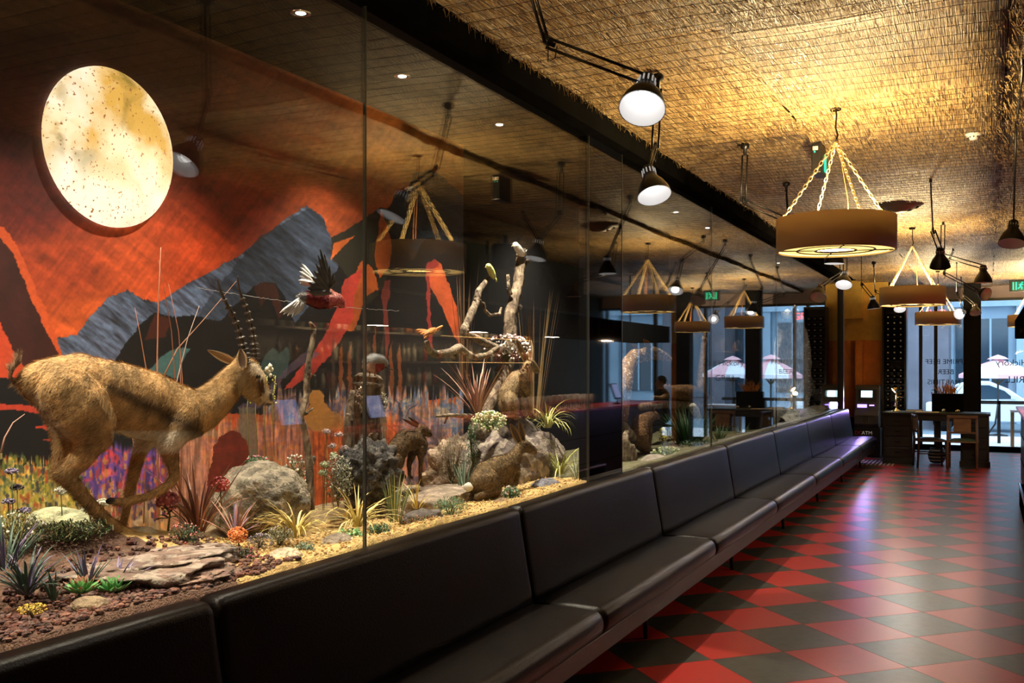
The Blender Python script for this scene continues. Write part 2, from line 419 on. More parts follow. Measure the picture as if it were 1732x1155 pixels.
# loose straw: thin three-sided stalks lying just under the mats
n = 46000; yy = 1.3+(RN.random(n)**1.5)*11.5; xx = RN.uniform(-2.1, 1.3, n)
zz = np.array([cz(a, b_) for a, b_ in zip(xx, yy)])-.006
ang = RN.normal(.14, .16, n); ln = RN.uniform(.03,.11,n)*(1+.03*yy); wd = RN.uniform(.0016,.0034,n)*(1+.06*yy)
dx = np.sin(ang)*ln/2; dy = np.cos(ang)*ln/2; dz = RN.uniform(-.011,.004,n)
A = np.stack([xx-dx-wd/2, yy-dy, zz-dz*.3], 1); B_ = np.stack([xx-dx+wd/2, yy-dy, zz-dz*.3-.001], 1)
C_ = np.stack([xx+dx+wd/2, yy+dy, zz+dz-.003], 1); D_ = np.stack([xx+dx-wd/2, yy+dy, zz+dz-.004], 1)
me = bpy.data.meshes.new('loose_straw'); me.from_pydata(np.stack([A,B_,C_,D_],1).reshape(-1,3).tolist(), [], np.arange(n*4).reshape(-1,4).tolist())
c = np.ones((n,4,4), np.float32); base = np.array([[.62,.45,.20],[.45,.30,.12],[.22,.13,.05],[.72,.58,.32]])[RN.choice(4, n, p=[.35,.3,.2,.15])]*RN.uniform(.75,1.2,(n,1))
c[:,:,:3] = base[:,None,:]; me.color_attributes.new('Col','FLOAT_COLOR','CORNER').data.foreach_set('color', c.ravel())
me.materials.append(M['straw']); o = bpy.data.objects.new('loose_straw', me); COL.objects.link(o); o.parent = ce; o['kind'] = 'stuff'
b = MB()                         # ragged reed ends along the beam
for i in range(1100):
    y = 1.8+(random.random()**1.3)*13; L_ = random.uniform(.01,.05); z = cz(-2, y)-.01
    p = Vector((random.uniform(-2.08,-2.0), y, z)); d = Vector((random.uniform(-.3,.5), random.uniform(-.7,.7), -1)).normalized()
    b.tube([p, p+d*L_], [.002,.001], 3, jit((.3,.2,.08),.5), cap=False)
b.build('reed_fringe', 'straw', ce, kind='stuff')

# side walls
box('wall_left', -3.55, -3.42, YB, YF+.1, -.1, 3.2, 'plasterblack', kind='structure')
box('wall_right', XR, XR+.15, YB, YF+.1, -.1, 3.2, 'wall', kind='structure')
box('wall_back', -3.6, XR, YB-.15, YB, -.1, 3.2, 'wall', kind='structure')
# low wall under the display case, black ceiling and dividers of the case
box('trim_2', -3.42, GX-.02, YB, 16.62, 0, .70, 'plasterblack', kind='structure')
box('trim_3', -3.42, GX-.03, YB, 16.62, 3.10, 3.16, 'plasterblack', kind='structure')
box('trim_1', GX-.02, -2.06, YB, 16.75, 2.935, 3.09, 'blackmatte', kind='structure')      # beam over the glass
box('trim_4', -3.42, GX+.0, 16.6, 16.72, .80, 3.1, 'plasterblack', kind='structure')     # end of the case
box('trim_5', GX-.05, -2.10, 16.56, 16.68, .84, 3.0, 'black', kind='structure')          # end post
box('trim_6', GX-.06, GX-.002, 5.444, 6.03, .80, 2.94, 'plasterblack', kind='structure')   # black glass pier
box('trim_61', GX-.002, GX+.004, 5.446, 6.028, .84, 2.94, 'blackglass', kind='structure')
box('trim_8', -3.40, GX-.03, 11.20, 11.24, .80, 3.1, 'plasterblack', kind='structure')
panes = [(-.6,1.53),(1.536,3.108),(3.116,5.44),(6.034,8.338),(8.346,11.236),(11.244,13.9),(13.908,16.56)]
for i, (a, c_) in enumerate(panes):
    box('window_%d' % (i+1), GX-.005, GX+.005, a, c_, .845, 2.94, 'glass', kind='structure')
for y in (3.112, 5.442, 6.032, 8.342, 11.24):
    box('trim_%d' % (9+int(y)), GX-.007, GX+.006, y-.0035, y+.0035, .845, 2.94, mat('pane_edge', (.03,.035,.03), .3), kind='structure')

# far end: ochre and orange wall, street windows
box('wall_far', -2.75, -1.60, 18.75, 18.9, 0, 2.03, 'wallo', kind='structure')
box('wall_far_top', -2.75, -1.60, 18.75, 18.9, 2.03, 3.1, 'wally', kind='structure')
box('trim_20', -2.75, -1.60, 18.72, 18.76, 0, .62, 'plasterblack', kind='structure')
box('wall_far_pier', -2.38, -2.02, 18.45, 18.76, 2.42, 3.1, 'wally', kind='structure')
box('wall_far_side', -2.14, -2.02, 18.5, 18.76, .6, 2.03, 'wallo', kind='structure')
box('wall_return', -1.66, -1.58, 18.76, YF, 0, 3.1, 'plasterblack', kind='structure')
box('wall_inner', -3.5, -2.75, 16.7, 18.95, 0, 3.1, 'wall', kind='structure')
M['header'] = mat('mauve_header', (.42,.34,.38), .6, var=.08)
box('wall_header', -1.6, XR, YF, YF+.18, 2.78, 3.16, 'header', kind='structure')
box('wall_far_right', 1.38,1.62,YF-.12,YF,0,2.03,'wallo',kind='structure'); box('wall_far_right_top', 1.38,1.62,YF-.12,YF,2.03,3.1,'wally',kind='structure')
box('baseboard_far', -1.6, XR, YF-.02, YF+.12, -.02, .09, 'blackmatte', kind='structure')
for i, x in enumerate((-1.60,-1.12,-.86,.93,2.0,3.1)):
    box('trim_%d' % (30+i), x-.03, x+.03, YF-.03, YF+.08, .09, 2.80, 'black', kind='structure')
box('trim_36', -1.6, XR, YF-.02, YF+.06, 2.755, 2.80, 'black', kind='structure')
box('window_8', -1.57, .9, YF+.02, YF+.035, .09, 2.76, 'winglass', kind='structure')
box('window_9', .96, 3.07, YF+.02, YF+.035, .09, 2.76, 'winglass', kind='structure')
cc = box('structural_column', -.375, -.095, 18.85, 19.13, 0, 3.05, 'plasterblack')
setp(cc, 'square black column standing in front of the street window', 'column'); recenter(cc)
cc = box('structural_column', 1.0,1.27,18.85,19.13, 0, 3.05, 'plasterblack')
setp(cc, 'square black column past the bar, seen only mirrored in the display glass', 'column'); recenter(cc)
# lettering on the windows (seen from behind, so it reads reversed)
def wtext(s, x, z, size): text_mesh('window_lettering', s, size, 'text', wl, (x-wl.location.x, 0, z), (PI/2,0,PI))
wl = thing('window_lettering', 'dark lettering on the street window left of the black column', 'lettering', (-.72, YF+.015, 0))
for s, z, q in (('PRIME BEEF', 1.60, .13), ('BEERS', 1.41, .13), ('MARTINIS', 1.22, .13), ('DINING', 1.03, .13)): wtext(s, -.72, z, q)
wl = thing('window_lettering', 'dark lettering on the street window near the bar end', 'lettering', (.52, YF+.015, 0))
wtext('Old Hickory', .55, 1.57, .16); wtext('GRILL', .52, 1.26, .17)

# ================================================================== BENCH
bench = thing('banquette_bench', 'long dark brown leather bench running along the foot of the display glass', 'bench', (-1.85, .11, 0))
def loft(prof, y0, y1, ins=.022, sag=0):
    cx = sum(p[0] for p in prof)/len(prof); cz_ = sum(p[1] for p in prof)/len(prof); b = MB(); n = len(prof)
    Ls = [(0,.6,ins),(.004,.85,ins*.6),(.014,1,ins*.2),(.035,1,0)]
    st = [(y0+a, s, i) for a, s, i in Ls]+[(y0+(y1-y0)*t, 1, -sag*math.sin(PI*t)*(1+.25*math.sin(9*t+y0))) for t in (.12,.25,.4,.5,.6,.75,.88)]+[(y1-a, s, i) for a, s, i in reversed(Ls)]
    V = []
    for y, s, i in st:
        for (x, z) in prof:
            dx, dz = x-cx, z-cz_; r = math.hypot(dx, dz); k = max(0, (r-i)/r)
            V.append((cx+dx*k, y, cz_+dz*k))
    m_ = len(st); F = [(j*n+k, j*n+(k+1) % n, (j+1)*n+(k+1) % n, (j+1)*n+k) for j in range(m_-1) for k in range(n)]
    F += [tuple(range(n-1,-1,-1)), tuple((m_-1)*n+k for k in range(n))]
    return b.add(V, F)
def rnd(cx, cz_, r, a0, a1, k=5): return [(cx+r*math.cos(a0+(a1-a0)*i/k), cz_+r*math.sin(a0+(a1-a0)*i/k)) for i in range(k+1)]
# XZ profiles relative to x=-1.85
backp = [(-.285,.36),(-.115,.36),(-.125,.45),(-.15,.60)]+rnd(-.222,.828,.036,0,PI/2)+rnd(-.262,.834,.03,PI/2,PI,3)
seatp = [(-.16,.285),(.20,.285)]+rnd(.205,.335,.045,-PI/2,0,3)+rnd(.19,.355,.06,0,PI/2,5)+[(.05,.418),(-.16,.405)]
MOD = 2.085
for k in range(-1, 8):
    y0 = 2.196+MOD*(k-1)-.11; y1 = y0+MOD
    if y1 > 16.9-.11: y1 = 16.75-.11
    loft(backp, y0+.008, y1-.008, .03, .004).build('back_cushion', 'leather', bench)
    loft(seatp, y0+.008, y1-.008, .03, .006).build('seat_cushion', 'leather', bench)
    for a, z0 in ((.205,.0),):
        pass
    for px_, yy_ in ((.09, (y0+y1)/2),):
        b = MB(); b.tube([(px_, yy_, .20), (px_+.01, yy_, 0)], [.022,.013], 8); b.build('leg', 'black', bench); b = MB(); b.tube([(-.22, yy_, .20), (-.23, yy_, 0)], [.022,.013], 8); b.build('leg', 'black', bench)
box('base_rail', -.16, .215, -2.0, 16.6, .19, .284, 'darkwood', bench, bevel=.006)
box('back_rail', -.30, -.165, -2.0, 16.6, .19, .358, 'darkwood', bench)
# ================================================================== MURAL
Y0m, Y1m, Z0m, Z1m = .2, 5.98, .55, 3.15; W_, H_ = 1200, 540
gy, gz = np.meshgrid(np.linspace(Y0m, Y1m, W_), np.linspace(Z0m, Z1m, H_))
Pm = np.stack([np.full(gy.size, -3.3), gy.ravel(), gz.ravel()], 1); x0, y0 = topx(Pm); x0 = x0.reshape(gy.shape); y0 = y0.reshape(gy.shape)
nz = lambda s, a, b_: fbm(x0*a+500, y0*b_+500, s)-.47
x = x0+nz(1,.05,.05)*7+nz(2,.2,.2)*4; y = y0+nz(9,.05,.05)*7+nz(4,.2,.2)*4
rx_, ry_ = x0*.8+y0*.6, y0*.8-x0*.6
img = np.zeros((H_, W_, 3), np.float32)
def C(r, g_, b_): return np.array([r, g_, b_], np.float32)
def mixp(mask, c, k=1.0):
    a = (mask.astype(np.float32)*k)[..., None]; img[:] = img*(1-a)+c*a
def soft(d, w_): return np.clip(d/w_+.5, 0, 1)
# sky: several colour anchors blended by distance
anc = [((20,60),(52,26,30)),((200,30),(70,38,28)),((120,450),(200,78,40)),((220,440),(238,98,48)),((330,430),(232,88,44)),((60,330),(116,38,32)),((20,200),(96,42,42)),
       ((330,230),(96,40,26)),((420,160),(122,62,38)),((400,350),(160,56,34)),((520,260),(176,84,40)),((640,260),(196,112,44)),((740,240),(190,112,44)),
       ((450,300),(168,66,34)),((300,100),(80,44,24)),((520,330),(186,84,42)),((620,330),(168,80,46)),((780,300),(150,88,36)),((160,540),(226,98,44))]
num = 0; den = 0
for (ax, ay), c in anc:
    d2 = ((x-ax)/1.0)**2+((y-ay)*1.2)**2; wt = 1/(d2+900)**2.0; num = num+wt[...,None]*C(*c); den = den+wt[...,None]
img[:] = num/den
img *= (1+.40*nz(20,.012,.05)+.35*(fbm(rx_*.012, ry_*.09, 30)-.47)+.35*(fbm(ry_*.03+70, rx_*.2, 31)-.47))[...,None]
P_ = lambda *a: [(a[i], a[i+1]) for i in range(0, len(a), 2)]
# far left: dark wedge with a bright edge
mixp(inpoly(x,y,P_(-400,330,8,385,30,420,112,605,60,660,-400,660)), C(232,96,46))
mixp(inpoly(x,y,P_(-400,330,0,400,22,430,50,500,98,600,60,650,-400,660)), C(66,28,26)*(1+.5*nz(3,.03,.03))[...,None])
mixp(inpoly(x,y,P_(-400,500,0,545,18,580,48,640,-400,660)), C(224,82,48))
# blue mountains
st1 = fbm((x0*.6-y0*.8)*.10+90, (x0*.8+y0*.6)*.018, 5)-.47; st2 = fbm((x0*.6-y0*.8)*.25+30, (x0*.8+y0*.6)*.05, 6)-.47
blue = (C(92,104,134)*(1+1.0*st1)[...,None]+C(26,36,46)*(st2*4)[...,None])
mixp(inpoly(x,y,P_(700,292,730,286,752,300,785,330,795,335,802,348,900,360,900,620,640,620,650,380,668,330,690,318)), C(48,56,66)*(1+.8*st1)[...,None])
mixp(inpoly(x,y,P_(640,430,655,352,672,345,690,420,720,430,700,640,600,640)), C(58,48,44))
mixp(inpoly(x,y,P_(94,572,130,565,152,538,182,505,216,492,240,505,266,513,300,492,336,470,402,434,452,398,484,368,518,348,534,358,548,368,566,420,600,640,180,640,110,625,103,600)), blue)
mixp(inpoly(x,y,P_(330,540,380,470,440,400,520,352,548,372,570,430,600,640,420,640)), C(52,62,80)*(1+.8*st1+.5*st2)[...,None], .75)
# dark hills and the black middle ground
mixp(inpoly(x,y,P_(180,640,205,590,235,550,262,529,290,536,330,534,372,542,410,505,430,484,448,478,468,480,482,500,500,545,560,470,600,400,640,420,660,390,700,440,720,400,800,420,860,440,860,660,560,700,0,700,0,640)), C(22,20,22)*(1+.5*nz(11,.04,.04))[...,None])
mixp(inpoly(x,y,P_(430,484,448,478,468,482,478,530,470,540,455,500,440,520)), C(78,34,24), .8)
mixp(inpoly(x,y,P_(245,575,262,532,290,540,280,570)), C(92,36,24), .8)
mixp(inpoly(x,y,P_(248,628,275,600,300,588,322,590,310,610,300,640)), C(78,118,122))
mixp(inpoly(x,y,P_(435,640,442,612,462,586,474,596,486,586,492,600,484,640)), C(62,82,82))
# flame shapes
or1 = C(196,96,44)*(1+.6*nz(13,.05,.03))[...,None]; rd = C(186,62,52)*(1+.5*nz(14,.05,.03))[...,None]
mixp(inpoly(x,y,P_(560,402,600,380,644,350,660,352,652,400,668,430,650,480,640,500,618,520,612,470,590,470,566,440)), C(44,42,34))
mixp(inpoly(x,y,P_(566,410,600,398,560,440)), or1)
mixp(inpoly(x,y,P_(645,352,654,380,664,420,660,450,640,470,634,430,640,390)), or1)
mixp(inpoly(x,y,P_(612,440,630,452,640,490,620,500,600,560,580,560,598,500,560,520,590,478)), or1)
mixp(inpoly(x,y,P_(584,470,612,455,600,500,598,540,560,600,525,640,480,660,520,610,548,570,570,520)), rd)
mixp(inpoly(x,y,P_(540,600,480,640,440,690,420,700,400,690,460,650,520,590)), C(106,84,110), .7)
mixp(inpoly(x,y,P_(720,470,722,446,734,437,746,446,764,490,778,540,786,590,778,590,764,560,748,520,735,500)), C(190,84,46)*(1+.5*nz(15,.05,.05))[...,None])
mixp(inpoly(x,y,P_(720,470,722,446,734,437,744,448,726,460,728,520,735,600,726,590)), C(150,50,46))
mixp(inpoly(x,y,P_(645,500,650,475,662,474,660,500,656,520,660,560,654,620,650,560)), C(160,62,52), .7)
for k in range(9):
    a = 560+k*14; mixp(inpoly(x,y,P_(a,600,a+5,560+20*math.sin(k),a+9,690,a+1,690)), (or1 if k % 3 else C(90,70,60)), .55)
# lower left: black water, red fish-like strokes
mixp(inpoly(x,y,P_(-400,640,60,640,140,640,200,700,300,700,300,790,-400,790)), C(18,20,26))
mixp(inpoly(x,y,P_(-400,676,30,684,70,690,68,699,20,694,-400,688)), C(214,72,52))
mixp(inpoly(x,y,P_(58,724,84,718,130,722,130,732,90,730)), C(214,72,52)); mixp(inpoly(x,y,P_(70,743,100,740,130,745,130,752,100,752)), C(190,70,58))
mixp(inpoly(x,y,P_(150,742,180,742,188,748,160,750)), C(220,80,50))
# lower fields of brush strokes
strk = fbm(x0*.3, y0*.03, 40, 3)-.43
def field(x1, x2, top, cols, seed, k=1, rag=40):
    edge = top+(fbm(x0*.06, y0*0+seed, seed, 3)-.45)*rag*1.2+(vnoise(x0*.45, y0*.006+seed, seed+3)-.5)*rag*1.1; mk = np.clip((y0-edge)/14, 0, 1)*np.clip((x-x1)/12, 0, 1)*np.clip((x2-x)/12, 0, 1)
    v = np.clip((fbm(x0*.10+nz(seed+1,.03,.03)*6, y0*.045, seed, 5)-.25)*1.7, 0, .999)*(len(cols)-1); i = np.floor(v).astype(int); f = (v-i)[...,None]
    cs = np.array(cols, np.float32); c = cs[i]*(1-f)+cs[np.minimum(i+1, len(cols)-1)]*f
    mixp(mk, c*(1+1.1*strk)[...,None]*(1.18 if x2 <= 290 else 1), k)
field(440, 900, 662, [(60,70,100),(120,100,120),(196,140,110),(90,110,150),(200,176,150),(60,60,80)], 51)
field(660, 900, 715, [(190,110,80),(210,140,110),(120,100,120),(80,60,60),(200,150,120)], 52, .8)
field(270, 560, 700, [(206,120,80),(216,140,104),(176,116,110),(222,130,80),(190,150,120),(214,116,66)], 53)
field(520, 680, 700, [(188,80,34),(214,100,44),(150,60,34),(205,110,60)], 54, .9)
field(280, 350, 700, [(200,140,120),(180,130,110),(216,160,140)], 55, .6)
mixp(inpoly(x,y,P_(404,690,432,690,436,760,424,820,404,815,400,760)), C(118,108,92), .8)
mixp(inpoly(x,y,P_(346,870,354,800,360,760,374,738,390,727,404,730,417,748,424,780,428,860)), C(120,44,30)*(1+.5*nz(17,.1,.05))[...,None])
mixp(((x-540)/24)**2+((y-705)/26)**2 < 1, C(205,140,70)); mixp(((x-536)/14)**2+((y-675)/14)**2 < 1, C(205,140,70))
mixp(((x-562)/20)**2+((y-712)/18)**2 < 1, C(190,128,62), .7)
mixp(inpoly(x,y,P_(620,650,650,650,655,760,640,860,600,860,604,740)), C(112,92,66)*(1+.8*nz(18,.1,.02))[...,None])
field(130, 285, 748, [(190,60,70),(108,66,128),(86,66,150),(150,70,110),(200,90,80),(70,50,90)], 56, 1, 20)
field(-400, 140, 772, [(110,120,60),(180,160,70),(80,96,64),(200,170,90),(210,150,60),(60,84,70),(150,150,70)], 57, 1, 34)
field(-400, 290, 822, [(190,160,80),(160,140,70),(210,190,120),(120,110,60),(200,150,60)], 58, .7, 30)
for k in range(520):
    cx_, cy_ = random.uniform(-40,285), random.uniform(770,880); a = random.uniform(1,3.2)
    c = random.choice([(206,190,70),(60,84,70),(196,90,50),(60,60,80),(224,200,120),(120,130,50)]) if cx_ < 150 else random.choice([(200,70,80),(90,70,150),(60,40,80),(220,150,80)])
    sel = (np.abs(x0-cx_) < 8) & (np.abs(y0-cy_) < 16); mixp(sel & (((x0-cx_)/a)**2+((y0-cy_)/(a*2.4))**2 < 1), C(*c), .8)
img *= (1+.25*(fbm(x0*.25+99, y0*.25, 60, 3)-.45))[...,None]
img = np.clip(img*.90, 0, 255)/255
im = bpy.data.images.new('mural_paint', W_, H_); buf = np.ones((H_, W_, 4), np.float32); buf[..., :3] = img; im.pixels.foreach_set(buf.ravel()); im.update(); im.pack()
mm = bpy.data.materials.new('mural_paint'); mm.use_nodes = True; nt = mm.node_tree; n = nt.nodes; L = nt.links; b = n['Principled BSDF']; b.inputs['Roughness'].default_value = .55
ti = n.new('ShaderNodeTexImage'); ti.image = im; ti.extension = 'EXTEND'; uvn = n.new('ShaderNodeUVMap'); uvn.uv_map = 'UVMap'; L.new(uvn.outputs[0], ti.inputs[0])
L.new(ti.outputs[0], b.inputs['Base Color']); tc = n.new('ShaderNodeTexCoord'); t1 = n.new('ShaderNodeTexNoise'); t1.inputs['Scale'].default_value = 14; t1.inputs['Detail'].default_value = 8; t1.inputs['Distortion'].default_value = 1.5
L.new(tc.outputs['Object'], t1.inputs[0]); bp = n.new('ShaderNodeBump'); bp.inputs['Strength'].default_value = .12; bp.inputs['Distance'].default_value = .01; L.new(t1.outputs[0], bp.inputs['Height']); L.new(bp.outputs[0], b.inputs['Normal'])
b_ = MB().add([(-3.3,Y0m,Z0m),(-3.3,Y1m,Z0m),(-3.3,Y1m,Z1m),(-3.3,Y0m,Z1m),(-3.34,Y0m,Z0m),(-3.34,Y1m,Z0m),(-3.34,Y1m,Z1m),(-3.34,Y0m,Z1m)],
              [(0,1,2,3),(5,4,7,6),(4,5,1,0),(3,2,6,7),(1,5,6,2),(4,0,3,7)])
mu = b_.build('mural_panel', mm, None, False, label='painted mural of red sky, blue mountains and wild grass behind the animals', cat='mural')
uv = mu.data.uv_layers.new(name='UVMap'); co = [(0,0),(1,0),(1,1),(0,1)]
for li in range(4): uv.data[li].uv = co[li]
for li in range(4, len(mu.data.loops)): uv.data[li].uv = (.01,.01)
mu.location = (0,0,0)
# moon
mc = PX(191, 250, -3.28)
mo = bpy.data.materials.new('moon_glow'); mo.use_nodes = True; nt = mo.node_tree; n = nt.nodes; L = nt.links; b = n['Principled BSDF']
tc = n.new('ShaderNodeTexCoord')
def nstep(scale, lo, hi, det=5, off=(0,0,0), dist=0):
    mp = n.new('ShaderNodeMapping'); mp.inputs['Location'].default_value = off; L.new(tc.outputs['Object'], mp.inputs[0])
    t = n.new('ShaderNodeTexNoise'); t.inputs['Scale'].default_value = scale; t.inputs['Detail'].default_value = det; t.inputs['Distortion'].default_value = dist
    L.new(mp.outputs[0], t.inputs[0]); r = n.new('ShaderNodeMapRange'); r.inputs[1].default_value = lo; r.inputs[2].default_value = hi; L.new(t.outputs[0], r.inputs[0]); return r.outputs[0]
def mixc(f, a, b_):
    x_ = n.new('ShaderNodeMix'); x_.data_type = 'RGBA'; L.new(f, x_.inputs[0])
    for s, v in ((6, a), (7, b_)):
        if isinstance(v, tuple): x_.inputs[s].default_value = (*v, 1)
        else: L.new(v, x_.inputs[s])
    return x_.outputs[2]
c1 = mixc(nstep(4.2, .40, .58, 5, (3,2,5)), (1.0,.78,.46), (.72,.38,.07))
c1 = mixc(nstep(3.2, .52, .66, 3, (9,1,2)), c1, (1.0,.90,.70))
c1 = mixc(nstep(5.0, .56, .68, 5, (1,6,8), .6), c1, (.30,.18,.03))
sp = n.new('ShaderNodeSeparateXYZ'); L.new(tc.outputs['Object'], sp.inputs[0]); gr = n.new('ShaderNodeMapRange'); gr.inputs[1].default_value = .02; gr.inputs[2].default_value = -.22; gr.inputs[4].default_value = .75
L.new(sp.outputs[2], gr.inputs[0]); c1 = mixc(gr.outputs[0], c1, (1.0,.90,.66))
c1 = mixc(nstep(70, .64, .68, 2), c1, (.32,.11,.03))
L.new(c1, b.inputs['Emission Color']); b.inputs['Emission Strength'].default_value = 1.4; b.inputs['Base Color'].default_value = (.3,.25,.15,1)
mb = MB(); prof = [(.0001,.055),(.10,.053),(.20,.046),(.28,.032),(.322,.012),(.33,0),(.33,-.015),(.0001,-.015)]
mb.lathe(prof, 64, (0,0,0), (1,0,0)); mo_o = mb.build('moon_lightbox', mo, None, True, label='glowing yellow moon disc with brown speckles mounted on the mural', cat='moon lamp', loc=mc)
light('moon_light', 'AREA', mc+Vector((.07,0,0)), 1.6, (1,.72,.38), .6, (1,0,-.3))
# ================================================================== PENDANTS
def torus_link(b, c, ax, up, R=.011, r=.0028, L_=.010):
    # an oval chain link centred at c, long axis ax, plane containing up
    ax = ax.normalized(); up = (up-ax*up.dot(ax)).normalized(); nrm = ax.cross(up); vs = []; A, B = 10, 5
    for i in range(A):
        q = 2*PI*i/A; ctr = c+ax*(math.cos(q)*R+(L_*.5 if math.cos(q) > 0 else -L_*.5))+up*math.sin(q)*R*.75
        rad = (ax*math.cos(q)+up*math.sin(q)).normalized()
        for k in range(B):
            w_ = 2*PI*k/B; vs.append(ctr+(rad*math.cos(w_)+nrm*math.sin(w_))*r)
    b.add(vs, [(i*B+k, i*B+(k+1) % B, ((i+1) % A)*B+(k+1) % B, ((i+1) % A)*B+k) for i in range(A) for k in range(B)])
def make_pendant(label, loc):
    t = thing('ring_pendant_lamp', label, 'pendant lamp', loc, 0, 'drum pendants hung on chains')
    R = .325; H = .19
    b = MB(); b.lathe([(R-.012,0),(R,0),(R,H),(R-.012,H)], 64)
    b.build('drum_shade', 'drum', t)
    b = MB(); b.lathe([(R-.013,0.001),(R-.013,H-.001)], 64); b.build('shade_lining', 'drumin', t)
    b = MB(); b.lathe([(R-.014,.012),(.215,.010)], 64); b.lathe([(.205,.010),(.115,.008)], 64); b.build('diffuser', 'diff', t)
    b = MB(); b.lathe([(.216,.006),(.216,.014),(.204,.014),(.204,.006),(.216,.006)], 48); b.lathe([(.116,.004),(.116,.014),(.104,.014),(.104,.004),(.116,.004)], 48)
    for k in range(4):
        q = k*PI/2+.3; b.tube([(math.cos(q)*.11, math.sin(q)*.11, .008), (math.cos(q)*(R-.013), math.sin(q)*(R-.013), .008)], .004, 4)
    b.build('ring_frame', 'black', t)
    b = MB(); b.lathe([(.001,.03),(.10,.03)], 32); b.build('center_lens', 'diff2', t)
    apex = Vector((0,0,.62))
    for k in range(4):
        q = k*PI/2+.55; e = Vector((math.cos(q)*(R-.015), math.sin(q)*(R-.015), H-.01)); d = apex-e; n_ = int(d.length/.0262)
        b = MB(); s = d.cross(Vector((0,0,1))).normalized(); u2 = d.cross(s).normalized()
        for i in range(n_): torus_link(b, e+d*((i+.5)/n_), d, s if i % 2 else u2)
        b.build('chain', 'chain', t)
    b = MB(); b.tube([(0,0,.62),(.012,0,.66),(0,0,.70),(.004,.003,.77),(0,0,.83)], .005, 6); b.lathe([(.03,.80),(.035,.82),(.035,.83)], 16); b.build('ceiling_hook', 'black', t)
    b = MB(); b.tube([(0,0,.70),(.03,.02,.5),(.06,.05,.3),(.07,.06,.05)], .0025, 5); b.build('power_cord', mat('copper_cord', (.35,.14,.04), .5), t)
    return t
pend = make_pendant('large tan drum pendant on gold chains, nearest of the row over the floor', (-.77, 5.75, 2.20))
dup(pend, (-.704, 11.0, 2.19), .3, 'second tan drum pendant along the row, before the ochre wall')
dup(pend, (-.675, 16.18, 2.19), .1, 'third tan drum pendant of the row, left of the black column')
dup(pend, (.62, 17.7, 2.19), .2, 'tan drum pendant half hidden by the bar canopy at the right edge')
dup(pend, (-.8, .75, 2.20), .2, 'tan drum pendant behind the camera, seen only as a reflection')
for (x, y, z) in ((-.77,5.75,2.2),(-.704,11.0,2.19),(-.675,16.18,2.19),(.62,17.7,2.19),(-.8,.75,2.2)):
    light('pendant_uplight', 'POINT', (x, y, z+.115), K_PEND*(6.2 if y < 6 else 5.6), (1,.74,.38), .05)
# ================================================================== ARM LAMPS
def arm_lamp(label, mount, elbow, apex, opening, lit=1.0, D=.165):
    mount, elbow, apex, opening = map(Vector, (mount, elbow, apex, opening)); t = thing('arm_lamp', label, 'lamp', mount, 0, 'black arm lamps hung from the reed ceiling')
    ax = (opening-apex).normalized(); apex = opening-ax*.17; k = D/.165; o = mount
    b = MB(); b.lathe([(.001,.03),(.022,.03),(.03,.02),(.03,0),(.012,-.012),(.012,-.05),(.001,-.05)], 12); b.build('ceiling_mount', 'black', t)
    m0 = Vector((0,0,-.05)); e = elbow-o; h = apex-o
    def rods(a, c, nm):
        d = c-a; s = d.cross(ax if abs(d.normalized().dot(ax)) < .9 else Vector((1,0,0))); s = Vector((0,0,1)).cross(d) if abs(d.normalized().z) < .8 else s
        s = s.normalized(); v = d.cross(s).normalized()
        for q in (-1, 1):
            b = MB(); b.tube([a+v*.017*q, c+v*.017*q], .0058, 6); b.build(nm, 'black', t)
    rods(m0, e, 'upper_arm'); rods(e, h+ax*.02, 'forearm')
    b = MB(); b.ball(e, .012, 1); d1 = (m0-e).normalized()*.03; d2 = (h-e).normalized()*.03
    b.tube([e+d1, e+Vector((0,0,.0)), e+d2], .010, 6); b.tube([e+d1, e+d2], .005, 5); b.build('elbow_bracket', 'black', t)
    b = MB(); b.tube([e+d1*1.2, e+d1+Vector((.01,.01,-.04)), e+Vector((.0,.01,-.065)), e+d2+Vector((0,0,-.045)), e+d2*1.3], .0022, 5); b.build('cord', 'black', t)
    prof = [(.001,0),(.014,0),(.026,-.006),(.030,-.014),(.031,-.052),(.034,-.060),(.043,-.078),(.060,-.102),(.073,-.130),(.080,-.155),(.0825,-.170)]
    b = MB(); b.lathe([(r*k, z) for r, z in prof], 28, h, -ax); 
    # lathe axis: z runs along -ax so negative z goes towards the opening
    b.build('shade', 'black', t)
    b = MB(); b.lathe([(max(.001, r*k-.003), z) for r, z in prof[5:]], 28, h, -ax); b.build('shade_lining', 'shadein' if lit > 0 else 'white', t)
    q_ = Vector((0,0,1)).rotation_difference(-ax).to_matrix(); b = MB()
    for i in range(12):
        a = 2*PI*i/12; b.tube([h+q_ @ Vector((math.cos(a)*.0315, math.sin(a)*.0315, -.022)), h+q_ @ Vector((math.cos(a)*.0325, math.sin(a)*.0325, -.048))], .0034, 5)
    b.build('vent_slots', 'shadein' if lit > .3 else 'chrome', t)
    if lit > 0:
        b = MB(); b.ball(h+ax*.115, .030, 2); b.build('bulb', 'glow', t)
        light('arm_lamp_beam', 'SPOT', o+h+ax*.155, K_LAMP*lit*4, (1,.93,.82), .03, ax, 120, .6)
    return t
def PC(px, py): return PZ(px, py, 3.03)
A_ = arm_lamp
A_('black arm lamp nearest the camera, its bulb shining out of the shade', PC(878,-110), PD(925,72,3.379), PD(1098,112,3.50), PD(1086,184,3.38))
A_('black arm lamp just below and behind the nearest one, tilted to the left', PC(1113,135), PD(1108,251,4.91), PD(1097,290,4.66), PD(1107,331,4.60), .8)
A_('black arm lamp whose head hides behind the nearest drum pendant, beside the black beam', PC(1260,250), PD(1257,340,6.55), PD(1347,394,6.66), PD(1349,414,6.64), .8)
